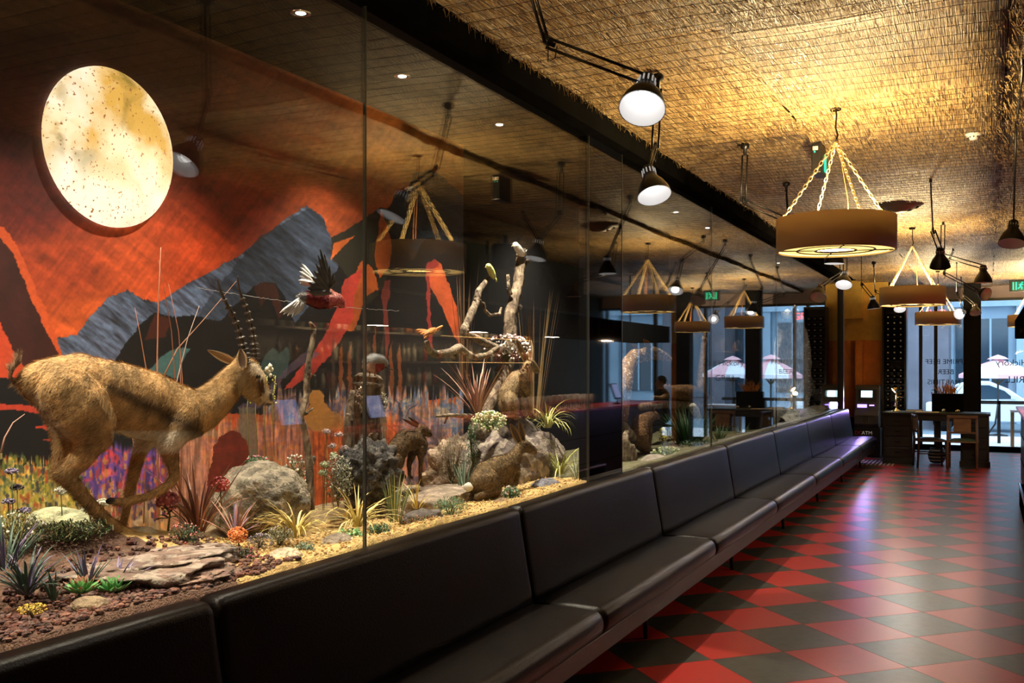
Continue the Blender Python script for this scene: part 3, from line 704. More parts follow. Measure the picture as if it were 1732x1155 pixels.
A_('black arm lamp glowing just under the nearest drum pendant', PC(1330,314), PD(1333,366,7.8), PD(1412,418,8.1), PD(1411,446,8.1), 1)
A_('black arm lamp with a bright lining below right of the nearest drum pendant', PC(1432,388), PD(1430,425,9.9), PD(1430,453,9.8), PD(1427,482,9.7), 1)
A_('black arm lamp with a dark head leaning left near the end of the glass', PC(1419,398), PD(1421,464,10.4), PD(1388,480,9.9), PD(1384,503,9.8), 0)
A_('black arm lamp in front of the ochre wall, forearm slanting down to the right', PC(1457,424), PD(1457,480,12.9), PD(1476,505,12.9), PD(1478,522,12.9), 3)
A_('black arm lamp glowing below the second drum pendant', PC(1478,446), PD(1480,492,14.4), PD(1521,506,13.8), PD(1522,523,13.7), 3)
A_('black arm lamp hanging left of the third drum pendant, dark underneath', PC(1574,298), PD(1578,390,8.0), PD(1590,424,8.05), PD(1590,452,8.1), 0)
A_('black arm lamp reaching out to the right below the ceiling, in front of the column', PC(1595,372), PD(1594,432,9.7), PD(1663,451,9.3), PD(1663,478,9.3), 0)
A_('black arm lamp pointing sideways across the top of the black column', PC(1612,418), PD(1596,462,11.5), PD(1644,488,11.8), PD(1668,498,11.6), 0)
A_('black arm lamp with a small bright opening against the left side of the column', PC(1618,440), PD(1618,492,14.0), PD(1640,524,14.2), PD(1622,531,14.0), 1)
A_('black arm lamp low in front of the column, dark and turned away', PC(1626,468), PD(1629,500,15.0), PD(1648,508,14.8), PD(1650,530,14.7), 0)
A_('large black arm lamp at the right edge of the picture', PC(1731,92), PD(1719,204,5.9), PD(1715,368,6.45), PD(1711,412,6.4), 0)
# ================================================================== CEILING FITTINGS
t = thing('exit_sign', 'black exit sign box seen edge-on beside the nearest drum pendant', 'exit sign', (-.99, 6.6, 2.99))
box('case', -.03,.03,-.11,.11,-.19,0, 'black', t, .006)
M['green'] = mat('green_sign_light', (.0,.4,.25), .5, emit=(.02,.95,.45), es=1.4); M['greend'] = mat('green_sign_face', (.0,.04,.03), .4, emit=(.0,.12,.07), es=.6)
box('sign_face', .031,.034,.03,.10,-.16,-.05, 'green', t); box('indicator_light', -.012,-.004,-.113,-.111,-.06,-.05, 'green', t)
box('status_label', -.02,.012,-.1125,-.111,-.045,-.02, 'paper', t)
def running_man(t, y, s=1, ox=0):
    b = MB(); W = lambda p, q, r: b.tube([(ox+p[0]*s, y, p[1]*s), (ox+q[0]*s, y, q[1]*s)], r*s, 6)
    b.ball((ox+.012*s, y, .048*s), .011*s, 1); W((0,.035),(-.008,.0),.010); W((-.008,.0),(.012,-.025),.007); W((.012,-.025),(.005,-.05),.006)
    W((-.008,0),(-.02,-.025),.007); W((-.02,-.025),(-.042,-.035),.006); W((0,.03),(.025,.015),.005); W((0,.03),(-.025,.012),.005)
    return b
t = thing('exit_sign', 'green running figure exit sign hanging at the right edge above the street window', 'exit sign', (.5, 18.6, 2.92))
box('case', -.16,.16,0,.06,-.10,.10, 'black', t, .006); box('sign_face', -.12,.12,-.004,0,-.075,.075, 'greend', t)
running_man(t, -.008, 1.2, .02).build('running_figure', 'green', t); b = MB(); 
for x in (-.10,-.055,.085): b.box(x-.007,x+.007,-.009,-.004,-.065,.065)
b.build('door_outline', 'green', t, False)
t = thing('air_vent', 'round grey air vent in the reed ceiling right of the nearest drum pendant', 'air vent', PZ(1522,345,3.015))
b = MB(); b.lathe([(.001,-.075),(.06,-.07),(.075,-.05)], 28); b.build('inner_cone', mat('vent_grey', (.30,.26,.22), .4, .3), t)
b = MB(); b.lathe([(.10,-.06),(.135,-.035),(.14,-.03)], 32); b.build('middle_ring', mat('vent_grey_ring', (.25,.22,.19), .4, .3), t)
b = MB(); b.lathe([(.16,-.035),(.20,-.012),(.205,.0),(.19,0)], 32); b.build('outer_ring', mat('vent_grey_outer', (.2,.18,.16), .4, .3), t)
t = thing('smoke_detector', 'small white round smoke detector on the ceiling near the right edge', 'smoke detector', PZ(1647,224,3.02))
b = MB(); b.lathe([(.001,-.048),(.022,-.046),(.027,-.034),(.028,-.028),(.045,-.024),(.05,-.012),(.05,0)], 24); b.build('cover', 'white', t)
b = MB(); 
for i in range(8): q = i*PI/4; b.box(math.cos(q)*.029-.003,math.cos(q)*.029+.003,math.sin(q)*.029-.003,math.sin(q)*.029+.003,-.034,-.026)
b.build('sensor_slots', 'black', t, False)
t = thing('loudspeaker', 'black loudspeaker hung from the ceiling over the bar', 'loudspeaker', (.55, 9.76, 2.80)); 
box('cabinet', -.11,.11,-.15,.15,-.17,.12,'black',t,.03); box('bracket',-.02,.02,-.02,.02,.12,.22,'black',t); box('grille',-.114,-.11,-.13,.13,-.15,.10,'blackmatte',t)
# recessed downlights inside the case
dl = thing('downlight', 'small recessed spotlight in the black ceiling of the display case', 'downlight', (DOWN[0][0], DOWN[0][1], 3.10), 0, 'recessed spotlights in the display case ceiling')
b = MB(); b.lathe([(.030,-.006),(.045,-.006),(.047,0),(.030,0)], 24); b.build('trim_ring', 'chrome', dl)
b = MB(); b.lathe([(.001,-.004),(.022,-.004)], 20); b.build('lens', mat('spot_lens', (1,1,1), .4, emit=(1,.97,.9), es=30), dl)
for (x, y) in DOWN[1:]: dup(dl, (x, y, 3.10))

# ================================================================== BAR SIDE (right of the camera, seen in the glass)
t = thing('bar_counter', 'long black bar counter with a red edge, mirrored in the display glass', 'bar counter', (.7, 9, 0))
BX = .7
M['redtop'] = mat('red_counter_top', (.45,.03,.03), .25); M['panelb'] = mat('black_bar_front', (.006,.006,.007), .35)
box('counter_top', -.34,.30,-7,6.27,.965,1.0,'redtop',t,.004); box('bar_front', -.28,.24,-7,6.2,0,.965,'panelb',t)
for z in (.28,.62): box('front_groove', -.286,-.279,-7,6.2,z,z+.008,'blackmatte',t)
box('foot_step', -.375,-.285,-7,3.3,.0,.235,'blackmatte',t); box('foot_rail', -.385,-.36,-7,3.31,.225,.25,'chrome',t,.006)
t = thing('bar_canopy', 'black canopy with vertical ribs hanging above the bar at the right edge', 'canopy', (.70, 10, 1.94))
box('canopy_box', -.34,.3,-6,5.4,0,.26,'blackmatte',t)
for k in range(40): box('rib', -.350,-.341,5.4-k*.28-.14,5.4-k*.28-.02,.005,.255,'blackmatte',t)
for x in (-.2,.2):
    for y in (-5,0,5): box('hanger', x-.01,x+.01,y-.01,y+.01,.26,1.08,'black',t)
box('wall_bulkhead', 1.15,1.25,3,13.6,2.35,3.12,'wall', kind='structure')
t = thing('back_bar_shelves', 'tall dark back bar with lit bottle shelves, mirrored in the display glass', 'shelves', (2.4, 11.5, 0))
box('back_panel', .22,.27,-3.5,3.2,0,2.4,'darkwood',t); box('lower_cabinet', -.2,.22,-3.5,3.2,0,.95,'darkwood',t)
M['strip'] = mat('warm_strip', (1,.6,.2), .5, emit=(1,.62,.2), es=2.2)
for z in (1.0,1.3,1.62,1.98):
    box('shelf', -.06,.22,-3.5,3.2,z-.025,z,'darkwood',t); z > 1.5 and box('light_strip', -.075,-.062,-.1,2.7,z-.014,z-.006,'strip',t)
def bottle_mesh(kind, m):
    r, h, nk = kind; b = MB(); b.lathe([(.001,0),(r,0),(r,h*.6),(r*.85,h*.68),(nk,h*.76),(nk,h*.98),(nk*1.25,h*.98),(nk*1.25,h),(.001,h)], 10)
    o = b.build('bottle', m, None); me = o.data; bpy.data.objects.remove(o); return me
bk = [bottle_mesh(k, m_) for k, m_ in (((.036,.30,.012), mat('green_bottle',(.02,.07,.03),.08,spec=.8)), ((.04,.26,.014), mat('amber_bottle',(.25,.09,.015),.08,spec=.8)), ((.033,.32,.012), mat('clear_bottle',(.45,.47,.45),.06,spec=.8)), ((.038,.28,.014), mat('ruby_bottle',(.25,.02,.02),.08,spec=.8)))]
for z in (1.0,1.3,1.62,1.98):
    y = 8.2
    while y < 14.6:
        o = bpy.data.objects.new('bottle', random.choice(bk)); COL.objects.link(o); o.location = (2.47+random.uniform(-.03,.03), y, z)
        s = .8 if z < 1.9 else 1; o.scale = (s, s, s*random.uniform(.85,1.0)); setp(o, 'glass bottle on the back bar shelves, seen only as a reflection', 'bottle', 'bottles on the back bar'); y += random.uniform(.10,.17)
for y in (9,10.8,12.6,14.2): light('back_bar_glow', 'AREA', (2.2, y, 2.25), K_BACKBAR*1.2, (1,.65,.3), .2, (.6,0,-1), size_y=1.0)
for y in (7.5,9.5,11.5,13.5): light('bar_task_light', 'AREA', (.75, y, 1.93), K_BACKBAR*.5, (1,.7,.45), .1, (0,0,-1), size_y=.22)
M['screen'] = mat('blue_white_screen', (.3,.4,.9), .3, emit=(.38,.52,1.0), es=1.3)
def terminal(label, x, y, rz):
    t = thing('order_terminal', label, 'screen', (x, y, 1.0), rz)
    b = MB(); b.add([(-.02,-.14,.08),(.06,-.14,.30),(.06,.14,.30),(-.02,.14,.08),(-.005,-.14,.07),(.075,-.14,.29),(.075,.14,.29),(-.005,.14,.07)], [(0,3,2,1),(4,5,6,7),(0,1,5,4),(1,2,6,5),(2,3,7,6),(3,0,4,7)]); b.build('casing','black',t,False)
    b = MB(); b.add([(-.018,-.12,.095),(.052,-.12,.288),(.052,.12,.288),(-.018,.12,.095)], [(0,3,2,1)]); o = b.build('screen','screen',t,False); o.location = (-.004,0,.001)
    b = MB(); b.lathe([(.07,0),(.07,.012),(.015,.02),(.012,.14)],16,close=True); b.build('stand','black',t)
terminal('tilted screen on the near part of the bar, mirrored in front of the mural', .62, 6.1, 0)
terminal('tilted screen further along the bar, mirrored by the tree stump', .62, 7.3, 0)
terminal('tilted screen near the far end of the bar, mirrored beside the deer', .62, 13.6, 0)
gb = MB(); gb.lathe([(.03,0),(.006,.004),(.004,.07),(.03,.10),(.036,.14),(.030,.18)], 12); go = gb.build('wine_glass', mat('glassware',(.55,.6,.62),.05,spec=.9)); gm = go.data; bpy.data.objects.remove(go)
for k in range(36):
    o = bpy.data.objects.new('wine_glass', gm); COL.objects.link(o); o.location = (.55+.11*(k % 3), 10.3+.19*(k//3), 1.0); setp(o, 'stemmed glass standing on the bar counter', 'glass', 'stemmed glasses on the bar')

# people behind / beside the bar, seen in the glass
def person(label, base, rz, pose, hairc, shirt):
    t = thing('person', label, 'person', base, rz); V_ = Vector
    sk = (.42,.24,.16)
    if pose == 'lean':
        hip, chest, neck, head = V_((0,0,.93)), V_((-.18,0,1.22)), V_((-.27,0,1.36)), V_((-.33,0,1.47))
    else:
        hip, chest, neck, head = V_((0,0,.62)), V_((-.02,0,1.0)), V_((-.03,0,1.14)), V_((-.05,0,1.27))
    hz = hip.z; ch = []
    ch.append(([(hip,.145),(hip.lerp(chest,.5),.13),(chest,.15),(neck-V_((0,0,.02)),.07)],1)); ch.append([(neck-V_((0,0,.03)),.055),(head-V_((0,0,.08)),.05)])
    ch.append([(head,.088),(head+V_((-.02,0,-.06)),.07),(head+V_((-.035,0,-.10)),.045)]); ch.append([(head+V_((-.09,0,-.02)),.014),(head+V_((-.105,0,-.045)),.014)])
    for s in (-1,1):
        ch.append([(head+V_((0,s*.086,-.02)),.018)])
        sh = chest+V_((0,s*.17,.05)); el = sh+V_((-.10,s*.05,-.24)); ha = el+V_((-.24,-s*.08,-.03)) if pose == 'lean' else el+V_((-.22,-s*.05,.03))
        ch += [[(sh,.062),(el,.042),(ha,.028)]]; ch.append([(ha,.03),(ha+V_((-.07,0,-.01)),.032)])
        for f in range(4): ch.append([(ha+V_((-.08,(f-1.5)*.02,0)),.010),(ha+V_((-.125-.008*(1 if f in (1,2) else 0),(f-1.5)*.022,-.015)),.009),(ha+V_((-.145,(f-1.5)*.022,-.04)),.008)])
        ch.append([(ha+V_((-.03,-s*.03,0)),.011),(ha+V_((-.075,-s*.055,-.01)),.009)])
        if pose == 'lean': ch.append([(hip+V_((0,s*.09,0)),.095),(V_((.0,s*.10,.48)),.06),(V_((.02,s*.10,.09)),.04),(V_((-.12,s*.11,.04)),.04)])
        else: ch.append([(hip+V_((0,s*.09,0)),.095),(V_((-.42,s*.10,.60)),.065),(V_((-.44,s*.10,.12)),.045),(V_((-.56,s*.11,.05)),.04)])
    def colf(P):
        c = np.tile(np.array(shirt), (len(P),1)); hd = P[:,2] > neck.z-.01; c[hd] = sk; c[(P[:,0] < chest.x-.27) & (P[:,2] < chest.z+.1) & (P[:,2] > hz)] = sk
        c[P[:,2] < hz-.05] = (.015,.015,.02); return c
    o = body('figure', ch, .014, 'skin', colf, t, 4)
    b = MB(); v, f = ICO[3]; 
    b.add([head+V_((.022,0,.02))+V_((p.x*.098,p.y*.095,p.z*.098))*(1+.05*noise.noise(p*6)) for p in v], [q for q in f if sum(v[i].z-v[i].x*-.9 for i in q)/3 > -.15], hairc); b.build('hair', 'fur', t)
    for s in (-1,1):
        b = MB(); b.ball(head+V_((-.083,s*.032,.0)), .011, 1); b.build('eye','eye',t)
person('person with ginger hair bending over behind the bar, mirrored beside the hare', (1.75, 12.2, 0), 0, 'lean', (.25,.06,.02), (.02,.02,.022))
person('person in black with short dark hair sitting beyond the bar, mirrored above the fox', (1.12, 17.5, 0), PI, 'sit', (.01,.008,.007), (.012,.012,.014))
st = thing('bar_stool', 'dark stool under the seated person in black', 'stool', (1.12, 17.5, 0)); b = MB(); b.lathe([(.001,.44),(.18,.44),(.19,.47),(.001,.49)],20); b.build('seat','leather',st)
for k in range(4): q = k*PI/2+.7; b = MB(); b.tube([(math.cos(q)*.12,math.sin(q)*.12,.45),(math.cos(q)*.18,math.sin(q)*.18,0)],.012,6); b.build('leg','black',st)

# ================================================================== FAR END
# cash machine
t = thing('cash_machine', 'dark grey cash machine with a lit screen at the end of the bench', 'cash machine', (-1.86, 17.75, 0))
g = mat('atm_grey', (.045,.045,.05), .4, var=.1); gd = mat('atm_dark', (.012,.012,.014), .4)
box('safe_cabinet', -.22,.22,-.02,.46,0,.50,gd,t,.01)
b = MB(); prof = [(.46,.50),(-.02,.50),(-.10,.56),(-.10,.72),(-.03,.80),(-.02,.86),(.06,1.17),(.10,1.21),(.18,1.23),(.46,1.23)]
vs = [(x, a, z) for x in (-.20,.20) for a, z in prof]; k = len(prof); b.add(vs, [tuple(range(k-1,-1,-1)), tuple(range(k,2*k))]+[(i,(i+1) % k,k+(i+1) % k,k+i) for i in range(k)]); b.build('upper_housing', g, t, False, bevel=.012)
M['ascreen'] = mat('atm_screen', (.5,.9,1), .3, emit=(.62,.93,1.0), es=1.9); M['violet'] = mat('violet_light', (.4,.3,1), .4, emit=(.42,.26,1.0), es=3)
def slant(x0,x1,z0,z1,off,m_,nm):
    f_ = lambda z: -.02+(z-.86)*.08/.31-off
    b = MB(); b.add([(x0,f_(z0),z0),(x1,f_(z0),z0),(x1,f_(z1),z1),(x0,f_(z1),z1),(x0,f_(z0)+.01,z0),(x1,f_(z0)+.01,z0),(x1,f_(z1)+.01,z1),(x0,f_(z1)+.01,z1)],[(0,1,2,3),(7,6,5,4),(0,4,5,1),(1,5,6,2),(2,6,7,3),(3,7,4,0)]); return b.build(nm, m_, t, False)
slant(-.15,.15,.94,1.16,.004,gd,'screen_bezel'); slant(-.10,.085,1.02,1.135,.008,'ascreen','screen'); slant(-.155,.0,.845,.90,.012,'violet','cash_slot_light'); slant(.04,.12,.875,.895,.012,'violet','card_slot_light')
b = MB(); 
for i in range(4):
    for j in range(3): b.box(-.05+j*.03,-.03+j*.03,-.112,-.10,.60+i*.025,.618+i*.025)
b.build('keypad', gd, t, False); box('cash_tray', -.13,.13,-.115,-.10,.655+.04,.71,gd,t)
text_mesh('lettering', 'DC', .085, mat('red_letters',(.6,.05,.03),.5), t, (-.20,-.025,.38), (PI/2,0,0), .002, align='LEFT'); text_mesh('lettering', 'ATM', .085, mat('pale_letters',(.7,.68,.62),.5,emit=(.7,.68,.6),es=.15), t, (-.085,-.025,.38), (PI/2,0,0), .002, align='LEFT')
light('atm_violet_glow', 'AREA', (-1.92, 17.55, .88), 4.5, (.42,.26,1), .12, (-.15,-1,-.35)); light('atm_screen_glow', 'AREA', (-1.86, 17.66, 1.08), 1.5, (.6,.9,1), .1, (0,-1,.2))
# wine rack
t = thing('wine_rack', 'tall black wine rack full of bottles between orange wall and street window', 'wine rack', (-1.47, 18.35, 0))
box('side_panel',-.20,-.17,0,.35,0,2.62,'black',t); box('side_panel',.17,.20,0,.35,0,2.62,'black',t); box('back_panel',-.17,.17,.32,.35,0,2.62,'black',t); box('rack_top',-.20,.20,0,.35,2.60,2.64,'black',t)
NR = 22
for i in range(NR): box('shelf',-.17,.17,.02,.32,.30+i*.104,.304+i*.104,'black',t)
wb = MB(); wb.lathe([(.001,0),(.036,0),(.036,.19),(.014,.24),(.014,.30),(.001,.30)],12); wo = wb.build('wine_bottle', mat('dark_bottle',(.012,.018,.012),.12,spec=.8)); wmh = wo.data; bpy.data.objects.remove(wo)
cb = MB(); cb.lathe([(.001,.302),(.015,.302),(.0155,.255)],10); co_ = cb.build('foil_cap', mat('silver_foil',(.6,.6,.62),.3,.8)); cmh = co_.data; bpy.data.objects.remove(co_)
for i in range(NR-1):
    for j in range(3):
        if random.random() < .12: continue
        o = bpy.data.objects.new('wine_bottle', wmh); COL.objects.link(o); o.location = (-1.47-.105+j*.105, 18.65, .30+i*.104+.042); o.rotation_euler = (PI/2,0,0)
        c_ = bpy.data.objects.new('foil_cap', cmh); COL.objects.link(c_); c_.parent = o
        setp(o, 'dark wine bottle lying in the tall black rack', 'bottle', 'bottles in the wine rack')
# desk
DK = (-.73, 16.55, 0); t = thing('reception_desk', 'old black desk with drawers and green top in front of the street window', 'desk', DK)
M['bdesk'] = mat('black_desk', (.010,.010,.010), .35, var=.3)
box('desk_top', -.78,.78,0,.70,.79,.825,'bdesk',t,.006); box('writing_surface', -.72,.72,.04,.66,.824,.828,mat('green_baize',(.02,.04,.03),.5),t)
for s in (-1,1):
    a, c_ = (-.76,-.33) if s < 0 else (.36,.76); box('pedestal', a, c_, .05,.66,.0,.79,'bdesk',t)
    box('plinth', a-.015, c_+.015, .03,.68,0,.09,'bdesk',t)
    for i in range(4):
        z = .12+i*.163; d_ = box('drawer', a+.03, c_-.03, .035,.05,z,z+.145,'bdesk',t,.004); b = MB(); b.tube([((a+c_)/2-.04,.034,z+.075),((a+c_)/2-.03,.018,z+.07),((a+c_)/2+.03,.018,z+.07),((a+c_)/2+.04,.034,z+.075)],.004,6); b.build('drawer_handle','blackmatte',d_)
box('apron', -.33,.36,.04,.06,.70,.79,'bdesk',t)
box('modesty_panel', -.02,.06,.60,.62,.1,.79,'bdesk',t)
# chairs
def chair(label, loc, rz, wood, pad):
    t = thing('wooden_chair', label, 'chair', loc, rz); W = mat('chair_wood', wood, .4, var=.3)
    for x in (-.20,.20):
        b = MB(); b.tube([(x,-.02,0),(x,0,.42),(x*.97,-.035,.80)],[.016,.02,.016],8); b.build('back_post',W,t)
        b = MB(); b.tube([(x*.92,.40,0),(x*.92,.385,.42)],[.013,.018],8); b.build('front_leg',W,t)
        b = MB(); b.tube([(x,-.01,.22),(x*.92,.39,.22)],.009,6); b.build('side_stretcher',W,t)
    b = MB(); b.box(-.22,.22,-.02,.42,.40,.425); b.build('seat_frame',W,t,False,bevel=.01); b = MB()
    v = []; 
    for j in range(6):
        for i in range(6): v.append((-.20+.08*i, -.005+.08*j, .425+.035*(1-((i-2.5)/2.6)**4)*(1-((j-2.5)/2.6)**4)))
    b.add(v,[(j*6+i,j*6+i+1,(j+1)*6+i+1,(j+1)*6+i) for j in range(5) for i in range(5)]); b.build('seat_pad',pad,t)
    box('top_rail',-.215,.215,-.055,-.025,.77,.815,W,t,.008); box('back_panel',-.12,.12,-.035,-.022,.56,.77,'wood',t,.004); box('lower_rail',-.19,.19,-.03,-.01,.54,.57,W,t,.004)
gp = mat('green_vinyl',(.05,.09,.05),.3)
chair('wooden chair with a green seat pad tucked under the desk on the right', (-.335,16.12,0), 0, (.16,.08,.035), gp)
chair('dark wooden chair turned sideways under the desk on the left', (-.98,16.30,0), -1.35, (.035,.016,.012), mat('dark_vinyl',(.02,.014,.014),.3))
# basket
t = thing('woven_basket', 'round basket woven in black and white bands on the floor under the desk', 'basket', (-.72,16.95,0))
wh = mat('white_weave',(.5,.5,.48),.6)
for i in range(9):
    z = .02+i*.026; r = .085+.045*math.sin(PI*(i+1)/10); b = MB(); b.lathe([(r-.008,z),(r+.004,z+.004),(r+.006,z+.013),(r+.004,z+.022),(r-.008,z+.026)],24); b.build('woven_band', wh if i % 2 else 'black', t)
b = MB(); b.lathe([(.001,.012),(.085,.012)],20); b.build('basket_bottom','black',t)
# desk lamp
t = thing('desk_lamp', 'small brass desk lamp glowing on the left end of the desk', 'lamp', (-1.32,16.85,.828))
b = MB(); b.lathe([(.001,0),(.065,0),(.065,.012),(.03,.03),(.012,.04),(.012,.10),(.02,.13),(.012,.16),(.009,.30),(.001,.31)],20); b.build('base_and_stem','brass',t)
b = MB(); b.tube([(0,0,.30),(-.02,-.01,.325),(-.05,-.02,.335)],.006,8); b.build('arm','brass',t); b = MB(); b.lathe([(.012,.07),(.022,.05),(.04,.012),(.05,0)],20,(-.04,-.03,.335),(.75,.25,.62)); b.build('shade','brass',t)
b = MB(); b.lathe([(.001,.006),(.047,.004)],20,(-.04,-.03,.335),(.75,.25,.62)); b.build('lit_opening','glow',t)
b = MB(); b.tube([(0,0,.22),(.05,0,.235),(.075,.0,.225)],.004,6); b.ball((.08,0,.225),.01,1); b.build('switch_knob','brass',t)
light('desk_lamp_light','POINT',(-1.40,16.78,1.10),3,(1,.8,.5),.03)
# planter
t = thing('planter_box', 'black planter box on the desk in front of the street window', 'planter', (-.57,17.1,.828))
b = MB(); b.box(-.23,.23,-.08,.08,0,.285); b.build('box','blackmatte',t,False,bevel=.006); box('soil',-.22,.22,-.07,.07,.285,.289,mat('soil',(.03,.02,.012),.9),t)
b = MB()
for i in range(46):
    a = random.uniform(0,2*PI); b.blade((random.uniform(-.13,.13),random.uniform(-.04,.04),.28),(math.cos(a),math.sin(a),0),random.uniform(.7,1.5),random.uniform(.14,.27),.020,jit((.62,.25,.03),.3),4,random.uniform(.1,.6))
b.build('orange_leaves','leaf',t)
# papers, book, cups on the desk
t = thing('open_menu', 'open brown paper menu lying on the desk left of its middle', 'menu', (-.85,16.72,.828)); box('left_page',-.17,-.002,-.10,.12,0,.006,'paper',t); box('right_page',.002,.17,-.10,.12,0,.006,'paper',t)
t = thing('closed_book', 'dark closed book lying behind the menu on the desk', 'book', (-1.05,16.95,.828)); box('cover',-.13,.13,-.09,.09,0,.03,'black',t); box('pages',-.125,.125,-.092,.085,.005,.025,'paper',t)
b = MB(); b.lathe([(.001,0),(.024,0),(.028,.05),(.025,.05),(.02,.006),(.001,.006)],14); b.build('candle_glass','chrome',label='tiny silver candle glass on the desk before the planter',cat='candle glass',loc=(-.62,16.84,.828))
b = MB(); b.lathe([(.001,0),(.03,0),(.034,.03),(.02,.045),(.001,.047)],14); b.build('desk_bell','brass',label='small brass bell on the desk, right of the candle glass',cat='bell',loc=(-.42,16.84,.828))
# floor grate
t = thing('floor_grate', 'pale slatted grate let into the floor before the cash machine', 'floor grate', (-1.72,16.65,0))
sl = mat('pale_metal',(.62,.56,.42),.35,.5)
for i in range(13): b = MB(); b.box(-.014,.014,-.42,.42,0,.006); o = b.build('slat',sl,t,False); o.location = (-.36+i*.062,0,0)
# ================================================================== STREET
M['deck'] = mat('pale_paving',(.62,.56,.54),.6,var=.1); M['asph'] = mat('asphalt',(.22,.27,.32),.5,var=.2)
box('pavement_terrace', -7,7,YF+.2,24.5,-.4,-.02,'deck',kind='structure'); box('street_ground', -40,40,24.5,60,-.9,-.82,'asph',kind='structure')
M['fac'] = mat('blue_grey_stone',(.42,.55,.66),.6,var=.12,vscale=1); M['facd'] = mat('dark_stone',(.12,.11,.13),.6,var=.2,vscale=1); M['fwin'] = mat('dark_window',(.03,.06,.09),.12,spec=.7)
bd = thing('stone_building', 'blue grey stone building across the street with tall dark windows', 'building', (4,46,-.82))
box('wall',-8,16,0,3,0,14,'fac',bd)
for i, x in enumerate((-5.2,-1.6,2.0,5.8,9.4)):
    for z in (1.2,5.6,9.8):
        w_ = box('window', x,x+2.0,-.15,0,z,z+3.2,'fwin',bd); 
        for q in (.66,1.33): box('mullion', x+q-.04,x+q+.04,-.2,-.15,z,z+3.2,'fac',w_)
    box('pilaster', x+2.3,x+3.3,-.4,0,0,14,'fac',bd)
for z in (4.9,9.2,13.4): box('cornice',-8,16,-.5,0,z,z+.25,'fac',bd)
bd = thing('dark_building', 'dark building at the left of the street beyond the wine rack', 'building', (-9,40,-.82)); box('wall',-12,7.7,0,3,0,14,'facd',bd)
for x in (-8,-5,-2,1,4):
    for z in (1,5,9): box('window',x,x+1.6,-.1,0,z,z+2.8,'fwin',bd)
bd = thing('dark_wing', 'dark slate wing of the building far to the right, mirrored in the glass', 'building', (7.6,43.5,-.82)); box('wall',-1.3,1.6,0,2,0,14,'facd',bd)
for z in (1,5,9): box('window',-.6,.9,-.1,0,z,z+2.8,'fwin',bd)
def umbrella(label, loc, s, pink):
    t = thing('market_umbrella', label, 'umbrella', loc); b = MB(); N = 8; R = 1.28*s; wc, pc = (.85,.82,.85), (.85,.45,.48)
    for k in range(N):
        a, c_ = 2*PI*k/N, 2*PI*(k+1)/N; p = [(0,0,2.62)] 
        m_ = (a+c_)/2; pa = (math.cos(a)*R,math.sin(a)*R,2.1); pb = (math.cos(c_)*R,math.sin(c_)*R,2.1); ma = (math.cos(a)*R*.5,math.sin(a)*R*.5,2.42); mb_ = (math.cos(c_)*R*.5,math.sin(c_)*R*.5,2.42)
        b = MB(); cc_ = pc if (k % 2 == 0) else wc
        b.add([(0,0,2.66),ma,mb_,pa,pb,(pa[0],pa[1],1.98),(pb[0],pb[1],1.98)],[(0,1,2),(1,3,4,2),(3,5,6,4)],cc_); b.build('canopy_panel','leaf',t,False)
        b = MB(); b.tube([(0,0,1.75),(math.cos(a)*R*.5,math.sin(a)*R*.5,2.40),(math.cos(a)*R,math.sin(a)*R,2.08)],.015,5); b.build('rib','wood',t)
    b = MB(); b.lathe([(.34,2.62),(.22,2.70),(.001,2.78)],8,col=pc); b.build('top_cap','leaf',t)
    b = MB(); b.tube([(0,0,0),(0,0,2.75)],.03,8); b.build('pole','darkwood',t); b = MB(); b.lathe([(.3,0),(.3,.06),(.06,.1)],20,close=True); b.build('base','black',t)
p = PD(1688,620,33); umbrella('pink and white market umbrella right of the black column outside', (p.x,p.y,-.82), .95, 1)
umbrella('pink and white market umbrella outside far to the right, mirrored in the display glass', (4.3,36.5,-.82), .9, 1)
umbrella('pink and white market umbrella outside towards the right of the window', (2.2,33,-.82), .8, 1)
# white pickup truck (front to the right)
tp = PD(1655,690,36); t = thing('pickup_truck', 'white pickup truck parked across the street behind the black column', 'truck', (tp.x,tp.y,-.82))
wht = mat('white_car_paint',(.8,.82,.85),.25,coat=.5)
pr = [(-1.75,.45),(-1.75,1.05),(-.95,1.12),(-.75,1.72),(-.35,1.84),(.35,1.84),(1.0,1.55),(1.45,1.22),(2.55,1.10),(2.75,.95),(2.78,.45),(2.45,.38),(1.35,.38),(-1.75,.40)]
vs = [(x,y,z) for y in (-.9,.9) for x, z in pr]; k = len(pr); b = MB(); b.add(vs,[tuple(range(k-1,-1,-1)),tuple(range(k,2*k))]+[(i,(i+1) % k,k+(i+1) % k,k+i) for i in range(k)]); b.build('body_shell',wht,t,False,bevel=.06)
def sidewin(pts, nm='side_window'):
    b = MB(); n_ = len(pts); b.add([(x,-.915,z) for x, z in pts]+[(x,-.89,z) for x, z in pts],[tuple(range(n_)),tuple(range(2*n_-1,n_-1,-1))]+[(i,n_+i,n_+(i+1) % n_,(i+1) % n_) for i in range(n_)]); b.build(nm,'fwin',t,False)
sidewin([(-.62,1.18),(-.10,1.18),(-.10,1.70),(-.34,1.70)]); sidewin([(.0,1.18),(1.15,1.22),(.85,1.50),(.35,1.70),(0,1.70)])
for x in (-1.15,1.95): b = MB(); b.lathe([(.001,-.12),(.2,-.12),(.36,-.10),(.36,.12)],24,(x,-.82,.36),(0,1,0)); b.build('wheel','blackmatte',t)
box('door_handle',-.2,-.05,-.93,-.90,1.05,1.09,'chrome',t); box('headlight',2.45,2.76,-.91,-.80,.85,1.02,'chrome',t); box('wing_mirror',1.05,1.2,-1.05,-.92,1.22,1.36,wht,t)
